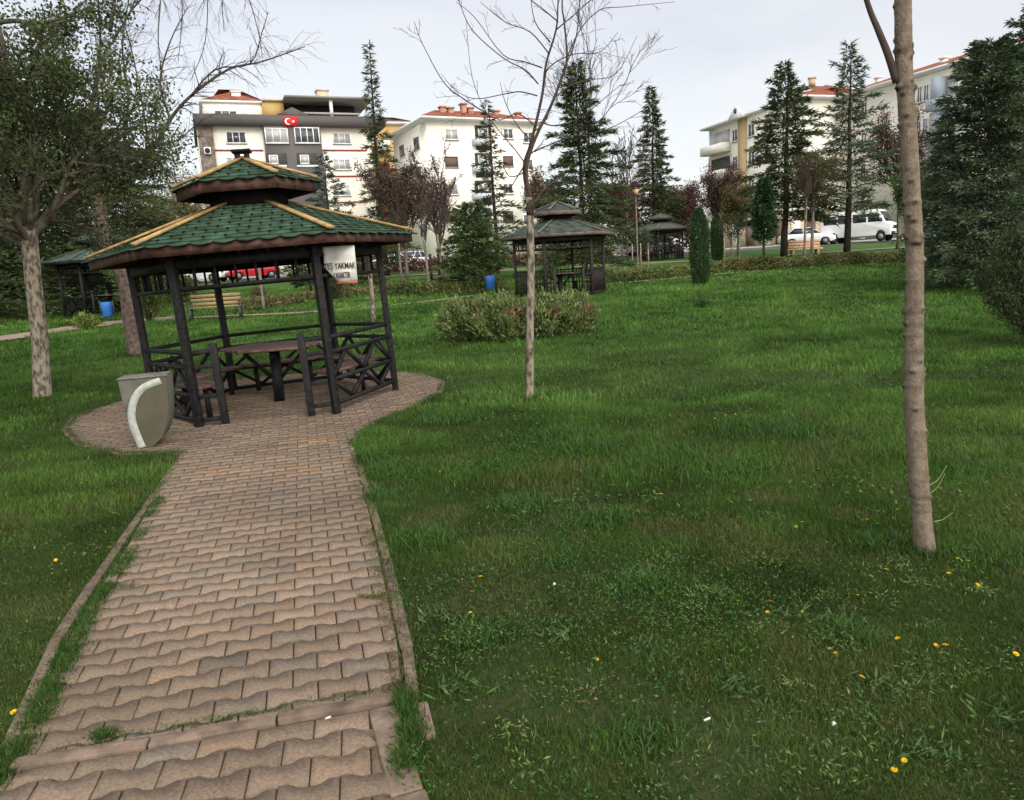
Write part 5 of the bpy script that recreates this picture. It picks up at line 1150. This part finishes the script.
chimney(A.t, A.uv(322, 94, 3)[0], 3, zc+.36, A.uv(322, 92, 3)[1], 1.2, W_beige)

# B2: ochre and brown houses between the blocks
B2 = Fac('apartment_block', 'ochre house with red brown gable and balconies between the two white blocks', 362, 96, 412, 98); zt = B2.uv(385, 125)[1]
B2.slab(0, B2.L, 0, zt, 0, 10, W_ochre, 'wall'); hip_roof(B2.t, 0, B2.L, 0, 10, zt+.3, 1.6, mat('brown roof', (.17, .09, .05), .9, .1, 1, .3), .5)
for k in range(4):
    B2.window(369, 133+k*22, 376, 143+k*22, 2); B2.window(392, 133+k*22, 400, 143+k*22, 2); B2.box(378, 140+k*22, 390, 150+k*22, -1.1, -.01, brick if k % 2 else W_cream, 'balcony')
# B: middle white block with red hip roof, two visible faces
Bb = Fac('apartment_block', 'white apartment block with red hip roof and brown shutters in the middle', 427, 78, 537, 83.6); zt = Bb.uv(427, 120.5)[1]; LB = Bb.L
Bb.slab(0, LB, 0, zt, 0, 10.5, W_white, 'wall'); rb = hip_roof(Bb.t, 0, LB, 0, 10.5, zt+.28, 1.9, R_red, .9, inset=4)
for k, sh_ in ((0, None), (1, brownsh), (2, None), (3, brownsh)):
    o = k*27.5; Bb.window(445, 129+o, 458, 140+o, 2, glass=sh_ or Gl_l, frame=F_white if not sh_ else brownsh); Bb.window(503, 128.5+o, 513, 139+o, 2, glass=sh_ or Gl, frame=F_white if not sh_ else brownsh)
    Bb.box(475.5, 125.5+o, 491.5, 150+o, -.06, -.004, mat('painted balcony shade', (.06, .06, .055), .9), 'balcony_recess_panel'); Bb.box(475, 138+o, 492, 144.5+o, -.8, -.065, grey_l, 'balcony'); Bb.window(478, 128+o, 488, 136+o, 2, d=-.065, glass=Gl_l)  # recess shade painted as a dark panel on the flat wall
    Bb.window(523, 132+o, 533, 143+o, 2)
for x, y in ((444, 108), (452, 109), (465, 105), (472, 109), (498, 112), (520, 114)): 
    u = Bb.uv(x, y, 3)[0]; chimney(Bb.t, u, 3.5, zt+.6, Bb.uv(x, y, 3.5)[1], .55, mat('brick chimney', (.42, .22, .14), .9))
# its left side windows, built as parts on the side wall
for k in range(4):
    z = zt-1.0-k*2.9
    for d_ in (2.2, 6.8): mb = MB(); mb.box(-.07, -.003, d_, d_+1.7, z-1.4, z); w = mb.build('window', F_white, Bb.t); mb = MB(); mb.box(-.085, -.072, d_+.1, d_+1.6, z-1.3, z-.1); mb.build('pane', Gl, w)

# C1: long pale block with gable and ochre strip
C1 = Fac('apartment_block', 'long cream apartment block with white gable and ochre tiled strip at right', 709, 94, 800, 78.5); zt = C1.uv(709, 130)[1]; LC = C1.L
zt = (C1.uv(715, 128.5)[1]+C1.uv(770, 110)[1])/2
C1.slab(0, LC, 0, zt, 0, 10, W_cream, 'wall'); hip_roof(C1.t, 0, LC, 0, 10, zt+.28, 1.7, R_red, .8, inset=3)
u0 = C1.uv(739.5, 160)[0]; u1 = C1.uv(747, 160)[0]; C1.slab(u0, u1, .2, zt, -.22, -.004, shade('pale ochre tile', (.50, .37, .20)), 'ochre_strip')
mb = MB(); um = (u0+u1)/2; z9 = C1.uv(740, 108)[1]; mb.add([(um-1.6, -1.0, zt+.02), (um+1.6, -1.0, zt+.02), (um, -1.0, z9+.2), (um-1.6, -.8, zt+.02), (um+1.6, -.8, zt+.02), (um, -.8, z9+.2)], [[0, 1, 2], [5, 4, 3], [0, 3, 4, 1], [1, 4, 5, 2], [2, 5, 3, 0]]); gb = mb.build('gable', F_white, C1.t)
mb = MB(); mb.tube([(um, -1.03, (zt+z9)/2+.2), (um, -1.005, (zt+z9)/2+.2)], .3, 12); mb.build('round_vent', brownsh, gb)
for k in range(5):
    z = zt-.55-k*2.95
    ua = C1.uv(711, 150)[0]; ub = C1.uv(730, 150)[0]; C1.slab(ua+.1, ub, z-1.9, z, -.05, -.004, mat('painted balcony shade', (.06, .06, .055), .9) if k % 2 else Gl_l, 'balcony_recess_panel'); C1.slab(ua-.5, ub+.2, z-2.45, z-1.5, -1.2, -.06, W_white, 'balcony')  # alternate floors get a dark panel with the balcony's shade in its colour
    for xa, xb in ((732.5, 738), (748.5, 755), (765, 772), (782, 790)): C1.win(C1.uv(xa, 150)[0], C1.uv(xb, 150)[0], z-1.6, z-.25, 2)
# ground floor arcade seen under the trees
for i in range(7): u = 2.5+i*2.4; C1.slab(u, u+1.3, .25, 2.3, -.07, -.004, brownsh, 'shop_opening')
C1.slab(-1, LC, 2.75, 3.15, -1.6, -.008, W_white, 'canopy'); C1.slab(0, LC, .0, .5, -.09, -.075, W_beige, 'plinth')

# C mid: set back glassy wing with mansard
C2 = Fac('apartment_block', 'set back pale block with glazed bay and red mansard behind the two cedars', 776, 96, 872, 92); zt = C2.uv(815, 112)[1]; C2.slab(0, C2.L, 0, zt, 0, 9, grey_l, 'wall'); hip_roof(C2.t, 0, C2.L, 0, 9, zt+.28, 1.3, R_red, .6)
_, (u0, u1, z0, z1) = C2.box(793, 92.5, 833, 104, 1.8, 7, W_white, 'attic', bot=zt+.6); hip_roof(C2.t, u0, u1, 1.8, 7, z1+.28, .9, R_red, .5)
for k in range(5):
    z = zt-.5-k*2.9
    for u in np.arange(1, C2.L-2, 2.6): C2.win(u, u+1.9, z-1.9, z-.2, 3)
chimney(C2.t, C2.uv(812, 84, 4)[0], 4, z1+1.2, C2.uv(812, 79, 4)[1], .8)

# C3: right hand wing nearer the camera
C3 = Fac('apartment_block', 'nearer white apartment wing with red roof and blue grey balconies at right', 842, 80, 1060, 60.5); zt = (C3.uv(860, 92)[1]+C3.uv(975, 64)[1])/2; L3 = C3.L
C3.slab(0, L3, 0, zt, 0, 11, W_cream, 'wall'); hip_roof(C3.t, 0, L3, 0, 11, zt+.28, 1.9, R_red, 1.0)
for k in range(5):
    z = zt-.7-k*2.95
    for xa, xb in ((917, 922.5), (923.5, 929), (862, 868), (966, 974), (985, 994)): C3.win(C3.uv(xa, 100)[0], C3.uv(xb, 100)[0], z-1.55, z-.1, 2)
    ua, ub = C3.uv(938, 100)[0], C3.uv(957, 100)[0]; C3.slab(ua, ub, z-1.9, z+.1, -.05, -.004, Gl_l, 'balcony_glazing'); C3.slab(ua-.3, ub+.3, z-2.7, z-1.75, -1.2, -.06, shade('blue grey panel', (.42, .47, .52)), 'balcony'); C3.slab(ua-.1, ua+.9, z-1.74, z+.1, -.9, -.055, shade('blue grey panel', (.42, .47, .52)), 'balcony_screen')
for x, y in ((886, 45), (951, 56), (858, 78)): u = C3.uv(x, 80, 4)[0]; chimney(C3.t, u, 3, zt+.6, zt+1.7, .5, W_white)
# small beige kiosk on the road side right of centre
K = Fac('kiosk', 'low beige building with dark openings behind the staked sapling', 724, 71, 834, 70, 230, 'building', None); zk = K.uv(750, 214)[1]; K.slab(0, K.L, 0, zk, 0, 4, W_beige, 'wall'); K.slab(-.3, K.L+.3, zk+.003, zk+.22, -.5, 4.3, F_white, 'roof')
for i in range(7): K.slab(.6+i*1.35, 1.45+i*1.35, .3, zk-.6, -.05, -.004, brownsh if i % 2 else W_cream, 'door')
K2 = Fac('roadside_wall', 'long low pale wall behind the parked cars seen through the large gazebo', 120, 70, 330, 70, 270, 'wall', None); K2.slab(0, K2.L, 0, 3.0, 0, .3, W_cream, 'panel'); K2.slab(-.1, K2.L+.1, 3.003, 3.12, -.06, .36, concrete, 'coping')
# red mast far away
m_ = AT(711, 240, 110); t = thing('lattice_mast', 'distant small red and white mast left of the pale block', 'mast', (m_[0], m_[1], 2.27)); zz = AT(711, 158, 110)[2]-2.27
for i in range(6): mb = MB(); mb.tube([(0, 0, zz*i/6), (0, 0, zz*(i+1)/6-.002)], [.9-.12*i, .9-.12*(i+1)], 4); mb.build('section', brick if i % 2 else F_white, t)
# far wooded skyline beyond the road
rng = np.random.default_rng(77)
mb = MB(); n = 26000; x = rng.uniform(-190, 190, n); y = rng.uniform(128, 150, n); hmax = 4+7*fbm(x, y*0+3, 9, 3); z = 2+rng.random(n)**.8*hmax
col = np.array([(.09, .055, .045), (.05, .06, .028), (.12, .09, .06)])[(fbm(x, y, 14, 2)*3).astype(int).clip(0, 2)]*rng.uniform(.6, 1.4, n)[:, None]
mb.cards(np.stack([x, y, z], -1), rng.normal(size=(n, 3)), rng.uniform(.7, 1.8, n), .8, col, rng); tag(mb.build('far_trees', leaf_m), 'brownish far belt of trees on the skyline between the buildings', 'trees', kind='stuff')

# ------------------------------------------------------------------ world and sun
def world():
    w = bpy.data.worlds.new('World'); scene.world = w; w.use_nodes = True; nt = w.node_tree; N = nt.nodes; L = nt.links
    bg = N['Background']; out = N['World Output']
    SE, SA = 30, 150   # sun elevation; compass azimuth from +Y clockwise
    sun_dir = Vector((math.sin(rad(SA))*math.cos(rad(SE)), math.cos(rad(SA))*math.cos(rad(SE)), math.sin(rad(SE))))
    sk = N.new('ShaderNodeTexSky'); sk.sky_type = 'NISHITA'; sk.sun_disc = False; sk.sun_elevation = rad(SE); sk.sun_rotation = rad(SA)
    bg.inputs[1].default_value = .05; L.new(sk.outputs[0], bg.inputs[0])
    tc = N.new('ShaderNodeTexCoord'); mp = N.new('ShaderNodeMapping'); mp.inputs['Scale'].default_value = (1.0, 1.0, 3.2); L.new(tc.outputs['Generated'], mp.inputs[0])
    nz = N.new('ShaderNodeTexNoise'); nz.inputs['Scale'].default_value = 1.7; nz.inputs['Detail'].default_value = 5; nz.inputs['Roughness'].default_value = .5; L.new(mp.outputs[0], nz.inputs['Vector'])
    mr = N.new('ShaderNodeMapRange'); mr.inputs[1].default_value = .36; mr.inputs[2].default_value = .64; mr.interpolation_type = 'SMOOTHSTEP'; L.new(nz.outputs[0], mr.inputs[0])
    mx = N.new('ShaderNodeMix'); mx.data_type = 'RGBA'; mx.inputs[6].default_value = (.60, .59, .64, 1); mx.inputs[7].default_value = (.80, .775, .755, 1); L.new(mr.outputs[0], mx.inputs[0])
    # paler towards the horizon
    sp = N.new('ShaderNodeSeparateXYZ'); L.new(tc.outputs['Generated'], sp.inputs[0])
    hz = N.new('ShaderNodeMapRange'); hz.inputs[1].default_value = .0; hz.inputs[2].default_value = .32; hz.inputs[3].default_value = .75; hz.inputs[4].default_value = 0; L.new(sp.outputs['Z'], hz.inputs[0])
    m2 = N.new('ShaderNodeMix'); m2.data_type = 'RGBA'; L.new(hz.outputs[0], m2.inputs[0]); L.new(mx.outputs[2], m2.inputs[6]); m2.inputs[7].default_value = (.86, .825, .77, 1)
    # cloud brighter around the hidden sun
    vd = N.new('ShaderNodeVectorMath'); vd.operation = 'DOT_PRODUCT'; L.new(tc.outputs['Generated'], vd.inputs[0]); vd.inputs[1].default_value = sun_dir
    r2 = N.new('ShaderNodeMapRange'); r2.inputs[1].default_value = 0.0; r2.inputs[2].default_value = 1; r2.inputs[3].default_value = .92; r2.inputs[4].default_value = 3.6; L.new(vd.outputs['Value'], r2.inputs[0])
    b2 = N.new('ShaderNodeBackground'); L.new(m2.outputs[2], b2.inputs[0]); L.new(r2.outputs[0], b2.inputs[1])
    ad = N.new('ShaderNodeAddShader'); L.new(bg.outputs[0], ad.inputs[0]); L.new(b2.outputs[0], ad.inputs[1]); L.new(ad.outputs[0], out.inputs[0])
    sd = bpy.data.lights.new('sun', 'SUN'); sd.energy = 1.5; sd.angle = rad(14); sd.color = (1, .93, .80)
    so = bpy.data.objects.new('sun', sd); COL.objects.link(so); so.rotation_euler = sun_dir.to_track_quat('Z', 'Y').to_euler()
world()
vs = scene.view_settings; vs.view_transform = 'Standard'; vs.look = 'None'; vs.gamma = 1; vs.exposure = 0; vs.use_curve_mapping = False
scene.cycles.max_bounces = 6; scene.cycles.diffuse_bounces = 3; scene.cycles.use_denoising = True
